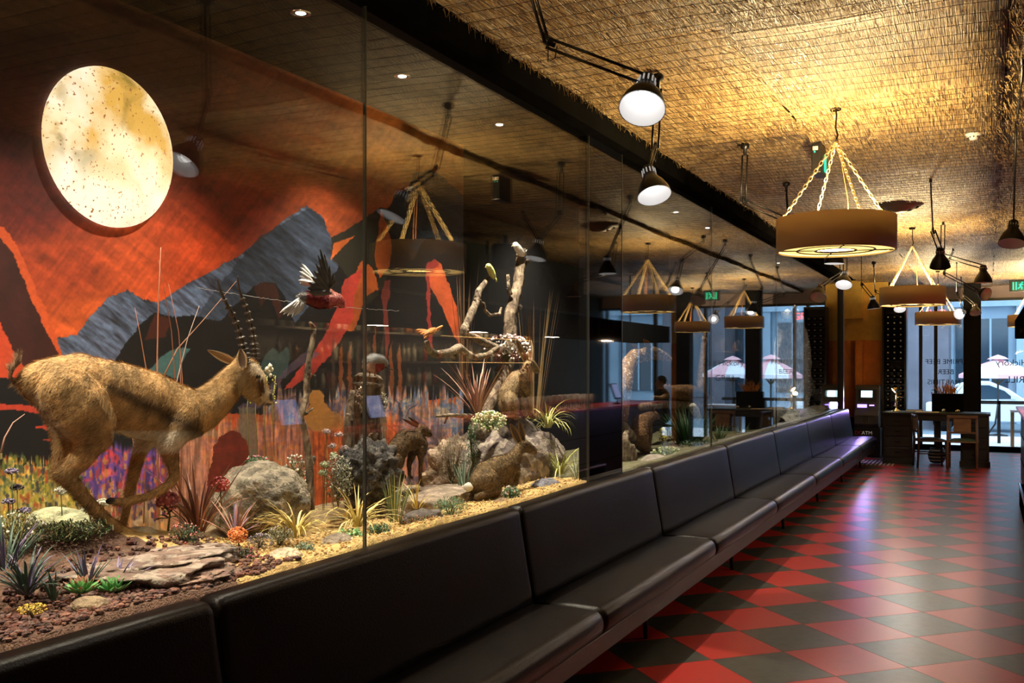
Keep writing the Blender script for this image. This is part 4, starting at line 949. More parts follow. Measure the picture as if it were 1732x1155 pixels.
# railing, posts, small table on the terrace
t = thing('terrace_railing', 'dark railing with a slanting stay outside the street window', 'railing', (.2,22.3,-.02))
box('top_rail',-1.0,1.0,-.03,.03,.80,.87,'darkwood',t)
for x in (-.9,.02,.72): box('post',x-.03,x+.03,-.03,.03,0,.87,'black',t)
b = MB(); b.tube([(.0,-.03,.80),(-.05,-.06,.4),(-.22,-.1,.12),(-.42,-.12,.02)],.018,6); b.build('stay','black',t)
t = thing('terrace_table', 'wooden table on the terrace at the right edge', 'table', (.72,21.2,-.02)); box('table_top',-.32,.5,-.4,.4,.70,.74,mat('pale_table',(.55,.45,.42),.4),t)
for x in (-.28,.46):
    for y in (-.36,.36): box('leg',x-.025,x+.025,y-.025,y+.025,0,.70,'wood',t)
# neon sign outside
ns = text_mesh('neon_sign','GRILL',.2,mat('red_neon',(1,.1,.1),.5,emit=(1,.10,.09),es=5),None,(-.95,20.6,2.52),(PI/2,0,PI),.01,label='red neon sign hanging outside over the street window',cat='neon sign')

for dx in (-.2,.2): box('hanging_rod', dx-.004, dx+.004, .12, .30, -.002, .004, 'black', ns)
# ================================================================== DISPLAY CASE CONTENT
def chp(X, pts, sx=1.0):
    r = []
    for p in pts:
        x_ = X+(p[3] if len(p) > 3 else 0); r.append((PX(p[0], p[1], x_), p[2]*mpp(p[0], x_)))
    return (r, sx)
def adopt(t):
    for ch in t.children: ch.location = Vector(ch.location)-t.location
    return t
def gh(x, y):
    q = max(0, GX-.03-x); z = .868-.075*(1-math.exp(-q*4))*min(1, max(.15, (y-1.8)/1.6))
    z += .15*math.exp(-((x+2.78)/.33)**2-((y-2.42)/.5)**2)+.02*noise.noise(Vector((x*3, y*3, 1)))+.008*noise.noise(Vector((x*14, y*14, 2)))
    return z
ny, nx = 420, 40; V = []; cs = []; F = []
for j in range(ny+1):
    t_ = j/ny; y = .3+16.2*t_**1.35
    for i in range(nx+1):
        x = -3.41+(GX-.010+3.41)*min(i,nx-1)/(nx-1); V.append((x, y, gh(x, y)) if i < nx else (GX-.008, y, .79))
gb_ = MB()
for j in range(ny):
    for i in range(nx):
        a = j*(nx+1)+i; F.append((a, a+1, a+nx+2, a+nx+1)); x, y, z = V[a]
        q = noise.noise(Vector((x*2, y*2, 5)))*.5
        if y+q*.5 < 2.42: c = (.16,.085,.055)
        elif y < 6: c = (.62,.42,.16) if x+q*.4 > -2.95 else (.30,.22,.12)
        elif y < 11.2: c = (.16,.15,.08)
        else: c = (.42,.42,.40)
        cs.append(jit(c, .18))
gb_.v = V; gb_.f = F; gb_.c = cs; gb_.n = len(V)
g_ = gb_.build('case_ground', 'sand', None, True, label='sandy and earthy ground filling the bottom of the display case', cat='ground'); recenter(g_)
# gravel: brown scoria lumps at the near left, kept as one heap
b = MB()
for k in range(3600):
    y = random.uniform(1.15, 2.75); x = random.uniform(-2.62, -2.17)
    if x < -2.35-.12*math.sin(y*4) and random.random() < .7: continue
    r = random.uniform(.004,.0115)*(1.25 if random.random() < .2 else 1); c = jit(random.choice([(.13,.045,.03),(.20,.09,.06),(.08,.035,.03),(.17,.10,.08)]), .3)
    b.ball((x, y, gh(x, y)+r*.6), r, 1, c, .28, (1,1.1,.75))
recenter(b.build('scoria_gravel', 'rock', None, False, label='reddish brown volcanic gravel heaped against the glass at the lower left', cat='gravel', kind='stuff'))
b = MB()
for k in range(2200):
    y = 2.7+random.random()**1.4*3.2; x = random.uniform(-2.75, -2.17); r = random.uniform(.0025,.007)
    b.ball((x, y, gh(x, y)+r*.5), r, 1, jit(random.choice([(.62,.42,.16),(.70,.55,.30),(.45,.28,.10)]), .25), .2)
recenter(b.build('sand_crumbs', 'rock', None, False, label='ochre sand crumbs lying along the glass in the middle of the case', cat='sand', kind='stuff'))
ICOH = {}
for sub in (4, 5):
    q_ = bmesh.new(); bmesh.ops.create_icosphere(q_, subdivisions=sub, radius=1); ICOH[sub] = ([v.co.copy() for v in q_.verts], [tuple(x.index for x in f.verts) for f in q_.faces]); q_.free()
def rock(name, label, px0, px1, py0, py1, X, depth, col, sub=4, amp=.18, fr=2.2, cat='rock', fine=.03, flat=.0, col2=None, group=None):
    cx_, cy_ = (px0+px1)/2, (py0+py1)/2; c = PX(cx_, cy_, X); ry = abs(PX(px1, cy_, X).y-PX(px0, cy_, X).y)/2*.86; rz = abs(PX(cx_, py0, X).z-PX(cx_, py1, X).z)/2; rx = depth/2
    v, f = ICOH[sub]; sd = random.uniform(0, 50); vs = []; cl = []
    for p in v:
        n_ = noise.fractal(p*fr+Vector((sd,0,0)), 1.0, 2.0, 4)*amp + noise.noise(p*fr*9+Vector((sd,3,0)))*fine
        k = 1+n_; q = Vector((p.x*rx*k, p.y*ry*k, p.z*rz*k))
        if flat and q.z > rz*flat: q.z = rz*flat+(q.z-rz*flat)*.25
        vs.append(q)
    b = MB(); b.v = [tuple(q) for q in vs]; b.f = f; b.n = len(vs)
    for t in f:
        m_ = v[t[0]]; n_ = noise.noise(m_*5+Vector((sd,7,0))); cc = col if (not col2 or n_ < .08) else col2; b.c.append(jit(cc, .12))
    return recenter(b.build(name, 'rock', None, True, label=label, cat=cat, group=group, loc=c))
rock('boulder','big grey boulder behind the red spiky plant and the flowers', 372, 505, 788, 915, -2.92, .42, (.27,.23,.17), 5, .2, 1.6, 'rock', .035, col2=(.14,.12,.09))
rock('lava_mound','rough brown lava slab under the hooves of the antelope', 90, 395, 905, 1030, -2.50, .50, (.20,.13,.10), 5, .30, 2.6, 'rock', .07, .3, (.34,.27,.22))
rock('lava_slab','dark reddish lava slab at the very front beside the glass', 235, 400, 950, 1012, -2.33, .28, (.30,.19,.14), 5, .34, 3.2, 'rock', .08, .4, (.18,.10,.08))
rock('pale_stone','cracked pale round stone just right of the hooves', 215, 262, 890, 922, -2.72, .12, (.55,.48,.34), 4, .06, 2, 'stone', .01)
rock('pale_dome','smooth pale green dome stone behind the hind leg of the antelope', 62, 140, 858, 905, -3.05, .3, (.46,.47,.28), 4, .04, 1.5, 'stone', .004)
rock('pebble','smooth oval cream pebble on the sand left of the round grey one', 457, 507, 926, 962, -2.31, .12, (.56,.46,.32), 4, .04, 1.2, 'pebble', .005)
rock('pebble','round grey pebble on the sand left of the glass joint', 548, 595, 902, 934, -2.33, .12, (.25,.20,.15), 4, .04, 1.2, 'pebble', .006)
rock('pebble','oval brown stone between the two green succulents and the glass', 124, 180, 1008, 1040, -2.27, .11, (.28,.20,.12), 4, .08, 2, 'pebble', .03)
rock('flat_rock','flat brown rock carrying the standing hare', 640, 800, 808, 885, -2.72, .42, (.27,.21,.16), 5, .18, 1.8, 'rock', .03, .35, (.36,.28,.22))
rock('stone','dark angular stone under the orange moss', 684, 745, 862, 895, -2.42, .16, (.12,.10,.09), 4, .25, 1.8, 'stone', .04)
rock('boulder','large rounded pitted boulder behind the crouching hare', 778, 945, 708, 880, -2.92, .55, (.30,.25,.21), 5, .14, 1.7, 'rock', .045, col2=(.13,.10,.09))
rock('boulder','rough brown boulder sloping down to the left of the large rounded one', 738, 815, 745, 850, -3.05, .40, (.34,.25,.17), 5, .30, 2.4, 'rock', .06)
rock('pebble','small round brown stone in front of the crouching hare', 834, 862, 842, 866, -2.30, .08, (.28,.19,.11), 4, .06, 2, 'pebble', .01)
rock('lava_stump','black pitted lava lump at the foot of the tree trunk, behind the glass joint', 584, 664, 748, 850, -2.80, .26, (.035,.032,.032), 5, .32, 2.8, 'rock', .10, col2=(.10,.09,.08))
rock('rock','bluish grey stone right of the crouching hare', 900, 942, 810, 838, -2.45, .14, (.18,.18,.22), 4, .2, 2.2, 'stone', .05)
rock('rock','pale striped rock at the glass in the second case', 1092, 1124, 768, 800, -2.32, .22, (.34,.29,.25), 4, .1, 1.6, 'rock', .02)
rock('rock','olive rock behind the pale striped one in the second case', 1118, 1150, 755, 778, -2.45, .22, (.22,.21,.14), 4, .2, 2, 'rock', .04)
rock('rock','small yellow green stone by the low plants in the second case', 1155, 1170, 757, 768, -2.40, .14, (.40,.38,.16), 4, .1, 2, 'stone', .03)
rock('snowy_crag','tall white snowy crag rising in the third case near its end', 1312, 1368, 520, 740, -2.55, .35, (.80,.80,.78), 5, .22, 1.5, 'rock', .05, col2=(.50,.52,.52))
rock('snowy_rock','low white rocks at the foot of the snowy crag', 1318, 1396, 690, 725, -2.42, .4, (.66,.66,.62), 5, .3, 2.6, 'rock', .07)

# ---------------------------------------------------------------- plants
def clump(name, label, px, py, X, n, lpx, wpx, cols, up=(.9,1.5), droop=(.3,1.2), spread=.03, cat='plant', seg=5, group=None, dirs=None):
    o0 = PX(px, py, X); o0.z = min(o0.z, max(gh(X, o0.y)-.005, o0.z-.03)) if False else o0.z; k = mpp(px, X); b = MB()
    for i in range(n):
        a = random.uniform(0, 2*PI) if dirs is None else random.gauss(*dirs); d = Vector((math.cos(a), math.sin(a), 0)); r = random.random()**.5*spread
        b.blade(o0+d*r+Vector((0,0,-.006)), d, random.uniform(*up), lpx*k*random.uniform(.55,1.05), wpx*k*random.uniform(.7,1.2), jit(random.choice(cols), .2), seg, random.uniform(*droop), .2)
    return recenter(b.build(name, 'leaf', None, True, label=label, cat=cat, group=group, kind=None))
PUR = [(.10,.07,.14),(.05,.10,.07),(.16,.13,.22),(.04,.08,.06)]
clump('spiky_plant','bushy purple and dark green spiky plant at the lower left corner', 45, 1000, -2.42, 60, 105, 6.5, PUR, (.5,1.5),(.4,1.3), .02)
clump('spiky_plant','upright purple green spiky tuft at the left edge, behind the bushy one', 8, 960, -2.50, 40, 120, 5, PUR, (.9,1.5),(.2,.8), .03)
clump('spiky_plant','purple pointed rosette behind the left green succulent', 148, 985, -2.42, 24, 70, 6, [(.20,.15,.30),(.10,.10,.16),(.06,.12,.09)], (.8,1.5),(.0,.4), .015)
clump('spiky_plant','fan of pale purple leaves behind the right green succulent', 196, 985, -2.40, 16, 66, 5.5, [(.36,.30,.46),(.20,.16,.28)], (.5,1.2),(.0,.4), .012, dirs=(1.2,.7))
clump('spiky_plant','thin dark green tuft between the purple plant and the succulents', 92, 1010, -2.36, 16, 62, 5, [(.05,.10,.07),(.08,.14,.10)], (.8,1.5),(.2,.9), .012)
RB = [(.34,.13,.09),(.24,.09,.07),(.46,.22,.16),(.16,.07,.05)]
clump('red_spiky_plant','tall reddish brown spiky plant left of the grey boulder', 335, 898, -2.72, 56, 155, 5, RB, (.8,1.52),(.1,1.1), .03)
clump('red_spiky_plant','reddish brown spiky tuft rising above the orange flower ball', 398, 905, -2.50, 26, 84, 4.6, [(.50,.26,.18),(.36,.16,.10),(.28,.20,.3)], (.4,1.5),(.1,.7), .012)
clump('red_spiky_plant','pink brown spiky plant in front of the bare branches', 808, 700, -2.78, 34, 110, 5, [(.55,.35,.28),(.42,.22,.17),(.30,.15,.11)], (.9,1.5),(.1,.6), .025)
YG = [(.62,.48,.13),(.70,.60,.26),(.45,.34,.08),(.55,.46,.2)]
clump('yellow_grass','arching yellow grass clump left of the glass joint, nearest the grey boulder', 500, 906, -2.45, 58, 92, 4.2, YG, (.8,1.5),(.8,2.6), .025)
clump('yellow_grass','arching yellow grass clump right behind the glass joint', 605, 888, -2.45, 60, 92, 4, YG, (.7,1.5),(.9,2.8), .03)
clump('yellow_grass','small yellow grass tuft at the edge of the flat rock', 705, 858, -2.55, 16, 70, 3, YG, (.8,1.5),(.4,1.8), .02)
clump('yellow_grass','curling yellow green grass at the right shoulder of the large boulder', 926, 722, -2.78, 40, 75, 3.2, [(.42,.42,.12),(.30,.34,.10),(.55,.50,.2)], (.5,1.5),(.9,2.8), .03)
clump('yellow_grass','curling yellow green grass hanging beside the large boulder', 948, 800, -2.60, 44, 80, 3.2, [(.42,.42,.12),(.28,.30,.09)], (.6,1.5),(.9,2.8), .03)
clump('grey_grass','thin grey green tuft by the black glass pier', 975, 812, -2.35, 24, 60, 2.2, [(.25,.27,.2),(.16,.2,.13)], (.8,1.5),(.2,1.0), .02)
clump('green_reeds','slender green and cream reeds standing left of the flat rock', 668, 880, -2.45, 40, 92, 3.0, [(.14,.18,.06),(.30,.30,.12),(.07,.10,.04)], (1.2,1.55),(.0,.4), .035)
clump('green_spikes','grey green spiky weed right of the flat rock', 785, 830, -2.65, 40, 80, 2.2, [(.16,.24,.16),(.24,.30,.24),(.08,.14,.09)], (.8,1.5),(.0,.5), .03)
clump('dark_grass','large dark green grass bush in the middle of the second case', 1165, 758, -2.60, 170, 78, 3.4, [(.03,.09,.035),(.05,.14,.05),(.02,.05,.03)], (.9,1.55),(.1,1.0), .10)
clump('reed_tuft','tall tan reed stems left of the bare forked branch', 785, 640, -3.05, 16, 235, 2.8, [(.35,.22,.12),(.22,.13,.07)], (1.47,1.56),(.0,.05), .04, seg=6)
clump('reed_tuft','tall tan reed stems right behind the upper hare', 903, 705, -3.0, 24, 215, 2.8, [(.40,.28,.14),(.26,.16,.08)], (1.38,1.56),(.0,.08), .05, seg=6)
def reed(label, pts, X, r=1.2, col=(.30,.12,.06)):
    b = MB(); q = [PX(a, c, X) for a, c in pts]; k = mpp(pts[0][0], X); n_ = len(q)
    b.tube(q, [r*k*(1-.75*i/(n_-1)) for i in range(n_)], 6, col); return recenter(b.build('tall_reed', 'leaf', None, True, label=label, cat='reed'))
reed('tallest straight reddish reed rising above the back of the antelope', [(268,880),(266,740),(266,600),(268,500),(272,418)], -2.98, 2.0, (.50,.20,.11))
reed('thin dark reed curving left, next to the tallest one', [(305,880),(300,700),(290,560),(278,490),(268,440)], -3.0, 1.2)
reed('reed crossing diagonally towards the horns of the antelope', [(265,660),(300,590),(345,540),(400,475)], -3.1, 1.6, (.34,.16,.09))
reed('pale reed slanting right behind the neck of the antelope', [(290,700),(300,640),(318,570),(337,517)], -3.05, 1.2, (.55,.40,.34))
reed('pair of short orange reeds over the rump of the antelope, left one', [(262,720),(250,640),(238,570),(228,520)], -3.05, 1.3, (.50,.22,.12))
reed('bent orange reed right of the pair over the antelope back', [(312,740),(308,640),(302,560),(285,480)], -3.05, 1.4, (.42,.17,.10))
reed('curved pale pink blade at the left edge of the picture', [(2,765),(8,740),(22,715),(42,700)], -2.9, 2.0, (.50,.28,.22))
for i, (a, c, t_) in enumerate(((228,880,700),(243,885,640),(262,880,760),(318,880,690),(304,880,610))):
    reed(['thin brown stem behind the front legs of the antelope, leftmost','thin brown stem crossing the belly line of the antelope','short brown stem by the folded foreleg of the antelope','brown stem just left of the pink flower ball','dark brown stem rising behind the shoulder of the antelope'][i], [(a,c),(a+4,(c+t_)/2),(a+random.uniform(-12,12),t_)], -3.1, 1.3, jit((.28,.11,.06),.3))
def succulent(label, px, py, X, rpx, col, tip):
    o0 = PX(px, py, X); k = mpp(px, X); t = thing('green_succulent', label, 'succulent', o0)
    for ring, (n_, up, L_) in enumerate(((9,.25,1.0),(8,.65,.9),(6,1.05,.75),(3,1.4,.55))):
        for i in range(n_):
            a = 2*PI*(i+.5*ring)/n_+random.uniform(-.12,.12); d = Vector((math.cos(a), math.sin(a), 0)); b = MB(); Lm = rpx*k*L_*1.15; w_ = rpx*k*.42; s = Vector((-d.y, d.x, 0)); vs = []
            for j in range(6):
                q = j/5; ang = up+.25*q; ww = w_*(math.sin(PI*min(1,q*.85+.12)))*(.95 if q < 1 else .0)
                c_ = d*math.cos(ang)*Lm*q+Vector((0,0,1))*math.sin(ang)*Lm*q; nn = Vector((0,0,1))*math.cos(ang)-d*math.sin(ang)
                vs += [c_-s*ww*.5+nn*ww*.12, c_-nn*ww*.22, c_+s*ww*.5+nn*ww*.12, c_+nn*ww*.05]
            for j in range(5):
                for m_ in range(4): b.add([], []); b.f.append((j*4+m_, j*4+(m_+1) % 4, (j+1)*4+(m_+1) % 4, (j+1)*4+m_)); b.c.append(jit(col if j < 4 else tip, .15))
            b.v = [tuple(v) for v in vs]; b.n = len(vs); b.build('leaf', 'leaf', t, True)
    return t
succulent('green succulent rosette with reddish tips, left one of the two by the brown stone', 138, 1003, -2.33, 34, (.13,.33,.10), (.35,.16,.09))
succulent('green succulent rosette, right one of the two by the brown stone', 190, 1002, -2.32, 32, (.10,.30,.09), (.16,.36,.12))
def flower_ball(name, label, px, py, X, rpx, base, cols, petals=70, stemcol=(.12,.16,.06), leafcol=None, petal=.16, flat=.8):
    c = PX(px, py, X); k = mpp(px, X); r = rpx*k; z0 = PX(px, base, X).z; t = thing(name, label, 'flower', (c.x, c.y, z0)); h = c.z-z0
    b = MB()
    for i in range(petals):
        v = Vector((random.gauss(0,1), random.gauss(0,1), random.gauss(0,1)+.25)).normalized()
        b.ball(Vector((v.x*r, v.y*r, h+v.z*r*flat)), r*petal*random.uniform(.7,1.2), 1, jit(random.choice(cols), .25), .2)
    b.ball((0,0,h), r*.8, 1, jit(cols[0], .1), .1, (1,1,flat)); b.build('flower_head', 'leaf', t)
    b = MB(); b.tube([(0,0,-.01), (r*.15,r*.1,h*.5), (0,0,h-r*.4)], [r*.11, r*.09, r*.08], 6, stemcol)
    if leafcol:
        for i in range(9): a = i*.7+random.random(); b.blade((0,0,h*random.uniform(.1,.8)), (math.cos(a),math.sin(a),0), random.uniform(.1,.9), r*1.5, r*.5, jit(leafcol,.2), 4, .5)
    b.build('stem', 'leaf', t); return t
RED = [(.50,.08,.08),(.62,.16,.14),(.35,.05,.06)]
flower_ball('red_flower','round red berry like flower ball in front of the grey boulder', 372, 819, -2.68, 15, 890, RED, 80)
flower_ball('red_flower','round dusky red flower ball right under the folded foreleg', 284, 848, -2.70, 18, 896, [(.42,.10,.10),(.55,.20,.18),(.28,.06,.07)], 90, leafcol=(.06,.12,.04))
flower_ball('orange_flower','bright orange flower ball beside the dark pink berried bush', 402, 905, -2.42, 16, 945, [(.75,.22,.05),(.62,.14,.04),(.85,.35,.12)], 160, petal=.10)
for i, (a, c_, lab) in enumerate(((20,797,'uppermost purple grey scabious flower at the left edge'),(29,824,'dark purple scabious flower below the uppermost one at the left'),(14,848,'pale purple scabious flower touching the left edge'),(42,863,'purple grey scabious flower lowest and nearest the pale dome'))):
    flower_ball('purple_flower', lab, a, c_, -2.95, 10, 930, [(.20,.17,.28),(.34,.30,.42),(.10,.08,.13)] if i != 1 else [(.05,.04,.05),(.10,.07,.11)], 60, flat=.45)
for a, c_, lab in ((552,730,'small pink grey scabious flower beside the thin trunk, upper left of three'),(573,735,'small pink grey scabious flower, upper right of three by the thin trunk'),(562,754,'small grey flower head just over the grey fluffy bush'),(583,758,'round white grey flower head against the black lava lump')):
    flower_ball('grey_flower', lab, a, c_, -2.85, 7, 850, [(.34,.27,.28),(.5,.42,.42)], 45, flat=.6)
for a, c_, lab in ((548,786,'round pale green seed head left of the grey fluffy bush'),(546,800,'lower pale green seed head left of the grey fluffy bush'),(564,770,'pale green seed head on top of the grey fluffy bush')):
    flower_ball('seed_head', lab, a, c_, -2.80, 7, 860, [(.45,.50,.34),(.32,.38,.24)], 60)
for a, c_, lab in ((146,862,'white flower head between the pale dome and the hind leg'),(103,830,'white flower head above the pale dome stone'),(174,850,'white flower head just behind the lower hind leg')):
    flower_ball('white_flower', lab, a, c_, -2.98, 10, 905, [(.62,.62,.52),(.5,.52,.42)], 60, flat=.6)
def bush(name, label, px, py, X, rx, rz, n, leaf, cols, flowers=None, nf=0, base=None, cat='bush', stems=12, flat=.35):
    c = PX(px, py, X); k = mpp(px, X); R, H2 = rx*k, rz*k; t = thing(name, label, cat, (c.x, c.y, c.z-H2)); b = MB()
    for i in range(stems):
        a = random.uniform(0,2*PI); q = Vector((math.cos(a)*R*random.uniform(.2,.8), math.sin(a)*R*random.uniform(.2,.8), H2*random.uniform(1,1.8))); b.tube([(0,0,-.01),q*.5+Vector((0,0,H2*.1)),q], [.0028,.002,.001], 4, (.10,.07,.03))
    b.build('stems', 'leaf', t); b = MB()
    for i in range(n):
        v = Vector((random.gauss(0,1), random.gauss(0,1), random.gauss(0,1))).normalized()*(random.random()**.4); p = Vector((v.x*R, v.y*R, H2+v.z*H2)); a = random.uniform(0,2*PI)
        b.blade(p, (math.cos(a),math.sin(a),0), random.uniform(-.2,1.3), leaf*k*random.uniform(.6,1.2), leaf*k*flat, jit(random.choice(cols), .3), 2, .5)
    b.build('foliage', 'leaf', t, kind='stuff')
    if nf:
        b = MB()
        for i in range(nf):
            v = Vector((random.gauss(0,1), random.gauss(0,1), random.gauss(0,1)+.5)).normalized(); b.ball((v.x*R*1.02, v.y*R*1.02, H2+v.z*H2*1.02), leaf*k*random.uniform(.22,.4), 1, jit(random.choice(flowers), .2), .2)
        b.build('blossoms', 'leaf', t, kind='stuff')
    return t
DG = [(.03,.06,.03),(.05,.09,.04),(.02,.035,.02)]; GG = [(.10,.22,.10),(.07,.16,.09),(.16,.28,.14)]
bush('berry_bush','dark bush with pink berries between the orange flower and the yellow sand', 412, 955, -2.36, 32, 30, 900, 6, DG, [(.55,.14,.16),(.4,.1,.1)], 60)
bush('berry_bush','dark bush with red berries below the dusky red flower ball', 312, 905, -2.58, 26, 20, 600, 6, DG, [(.5,.10,.09),(.65,.25,.2)], 40)
bush('grey_cushion','round grey green cushion plant on the sand beside the boulder', 473, 906, -2.45, 23, 15, 700, 4.5, [(.28,.30,.17),(.38,.38,.24),(.18,.2,.12)], [(.5,.45,.4)], 50, cat='plant')
bush('lilac_cushion','low lilac flowered cushion left of the grey green one', 440, 915, -2.45, 20, 12, 400, 4, [(.13,.13,.10),(.2,.2,.14)], [(.25,.2,.32),(.4,.36,.42)], 70, cat='plant')
bush('fluffy_bush','grey fluffy bush standing between the thin trunk and the lava lump', 572, 812, -2.75, 24, 42, 1100, 6, [(.24,.25,.18),(.34,.35,.26),(.13,.14,.1)], [(.4,.4,.32)], 60, cat='bush')
bush('jade_plant','bright green fleshy leaved plant right next to the glass joint', 592, 908, -2.36, 26, 12, 220, 8, [(.18,.38,.14),(.28,.48,.22),(.12,.28,.1)], cat='plant', flat=.6)
bush('ground_cover','blue green low plant on the sand between the two pebbles', 516, 928, -2.34, 18, 11, 200, 7, [(.10,.20,.14),(.2,.28,.2)], cat='plant')
bush('green_cover','dark green low plant just right of the glass joint', 642, 898, -2.34, 20, 13, 360, 7, [(.04,.12,.06),(.07,.18,.09)], cat='plant')
bush('orange_moss','rusty orange moss patch along the glass right of the joint', 715, 886, -2.32, 42, 13, 500, 4.5, [(.38,.13,.05),(.28,.16,.06),(.15,.18,.07)], cat='moss')
bush('rosemary_tuft','soft green plant on the sand in front of the flat rock', 762, 858, -2.40, 30, 18, 520, 8, GG, cat='plant', flat=.2)
bush('white_blossom_plant','white and pale yellow blossoms on green leaves over the large boulder', 828, 712, -2.62, 30, 16, 500, 6, [(.12,.26,.08),(.2,.36,.12)], [(.85,.85,.55),(.75,.8,.5),(.9,.9,.8)], 130, cat='flowers')
bush('trailing_plant','green trailing plant hanging down left of the large boulder', 800, 752, -2.70, 12, 40, 420, 6, GG, cat='plant')
bush('twiggy_weed','grey brown twiggy weed left of the large boulder', 765, 780, -2.95, 32, 48, 700, 9, [(.20,.17,.13),(.30,.26,.2),(.12,.1,.08)], cat='weed', flat=.12, stems=40)
bush('small_green_plant','small green plant in front of the crouching hare', 865, 836, -2.34, 16, 13, 300, 7, GG, [(.6,.45,.4)], 30, cat='plant')
bush('leafy_weed','leafy weed with red specks growing behind the top of the grey boulder', 436, 784, -3.08, 22, 12, 260, 8, GG, [(.6,.2,.25)], 16, cat='plant')
bush('daisy_tuft','tuft of small daisies left of the thin trunk', 500, 800, -2.95, 22, 30, 300, 7, [(.13,.18,.08),(.25,.25,.15)], [(.75,.7,.6)], 36, cat='flowers', stems=30)
bush('fern_mat','dark fern lying over the lava slab behind the hooves', 125, 898, -2.70, 62, 16, 900, 10, [(.06,.10,.03),(.14,.13,.05),(.03,.06,.02)], cat='fern')
bush('wild_flower_patch','pale green wild flower patch at the left edge under the scabious', 30, 905, -2.80, 46, 40, 900, 8, [(.14,.20,.09),(.30,.34,.18),(.07,.1,.05)], [(.7,.7,.6)], 60, cat='flowers', stems=40)
bush('yellow_flower_cluster','tiny yellow flower cluster on the brown gravel at the lower left', 55, 1030, -2.24, 22, 8, 120, 5, [(.55,.40,.06),(.65,.5,.1)], [(.72,.5,.08)], 90, cat='flowers')
bush('creeping_plant','green creeping plant on the ground of the second case', 1128, 768, -2.34, 26, 11, 360, 6, [(.22,.30,.14),(.14,.2,.09)], [(.5,.55,.35)], 40, cat='plant')
bush('mossy_cover','dark green mossy cover at the glass towards the right of the second case', 1185, 757, -2.4, 44, 12, 700, 7, [(.03,.08,.03),(.05,.1,.04)], cat='moss')
bush('yellow_blossoms','yellow blossoms hanging beside the deer legs', 1121, 738, -2.55, 6, 14, 90, 5, [(.3,.3,.06)], [(.6,.5,.08),(.7,.6,.15)], 60, cat='flowers')
bush('lichen_tuft','tuft of grey brown lichen on the left of the tree trunk', 606, 672, -2.97, 15, 18, 260, 6, [(.3,.24,.18),(.45,.38,.3),(.4,.2,.12)], cat='lichen', flat=.5)
bush('lichen_tuft','pale lichen flowers on the right of the tree trunk', 646, 682, -2.97, 9, 18, 160, 7, [(.55,.52,.44),(.7,.68,.6)], cat='lichen', flat=.6)
bush('tree_blossom','white and pink blossoms around the ears of the upper hare', 858, 588, -2.92, 38, 22, 110, 7, [(.6,.55,.52),(.75,.72,.68)], [(.85,.8,.78),(.7,.45,.5)], 80, cat='blossom', flat=.7)
b = MB(); c = PX(455, 628, -2.98); t = thing('wild_orchid', 'cream flower with yellow spikes left of the thin trunk', 'flower', PX(452, 760, -2.98))
for dx, dz in ((0,0),(.018,.008),(-.016,.01),(.005,.022),(.01,-.018)): b.ball(c+Vector((0,dx,dz)), .014, 1, (.72,.68,.52), .25, (.5,1,1))
b.build('petals','leaf',t); 
for k in range(4):
    b = MB(); x_ = 418+k*14; b.tube([PX(x_+4,770,-2.98),PX(x_,690,-2.98),PX(x_+6,635,-2.98)],.0022,5,(.28,.28,.08))
    for q in range(14): b.ball(PX(x_+4-random.uniform(-3,3), 636+q*3.5, -2.98), .0055, 1, jit((.45,.42,.10),.3), .3)
    b.build('flower_spike','leaf',t)
adopt(t)

# ---------------------------------------------------------------- wood
def wood(name, label, X, paths, cat='branch', seg=9, knots=14, m='bark'):
    b = MB()
    for pts in paths:
        P = []; Rr = []
        for i in range(len(pts)-1):
            for q in range(5):
                t_ = q/5; a, c_ = pts[i], pts[i+1]; x_ = X+((a[3] if len(a) > 3 else 0)*(1-t_)+(c_[3] if len(c_) > 3 else 0)*t_)
                P.append(PX(a[0]+(c_[0]-a[0])*t_, a[1]+(c_[1]-a[1])*t_, x_)); Rr.append((a[2]+(c_[2]-a[2])*t_)*mpp(a[0], x_)*random.uniform(.88,1.12))
        a = pts[-1]; P.append(PX(a[0], a[1], X+(a[3] if len(a) > 3 else 0))); Rr.append(a[2]*mpp(a[0], X)*.8); b.tube(P, Rr, seg)
        for k in range(knots//len(paths)): i = random.randrange(len(P)); b.ball(P[i]+Vector((random.uniform(-1,1),random.uniform(-1,1),random.uniform(-1,1)))*Rr[i]*.8, Rr[i]*random.uniform(.3,.6), 1, (1,1,1), .3)
    return recenter(b.build(name, m, None, True, label=label, cat=cat))
wood('thin_trunk','thin knotty dead trunk standing under the flying pink cockatoo', -2.85, [[(524,862,8),(524,800,7),(521,765,6.5),(516,730,6),(508,706,6),(512,690,5.5),(518,668,5.5),(519,640,5.5),(522,610,5),(528,580,5),(531,553,4.5)],[(531,555,4),(524,545,2.5)],[(520,640,3),(526,632,2)],[(516,700,3),(530,690,1.5)],[(524,790,5),(532,772,4)]], 'trunk')
wood('thick_tree','thick brown tree trunk behind the glass joint, under the grey pink bird', -3.02, [[(628,880,34),(626,800,27),(624,740,24),(622,690,24),(622,650,25),(624,634,23)],[(612,700,10),(600,680,5)]], 'trunk', 14, 26)
wood('black_branch','blackened upright branch left of the thick tree trunk', -2.95, [[(592,860,10),(592,790,10),(590,730,9),(592,690,7),(596,660,5)]], 'branch')
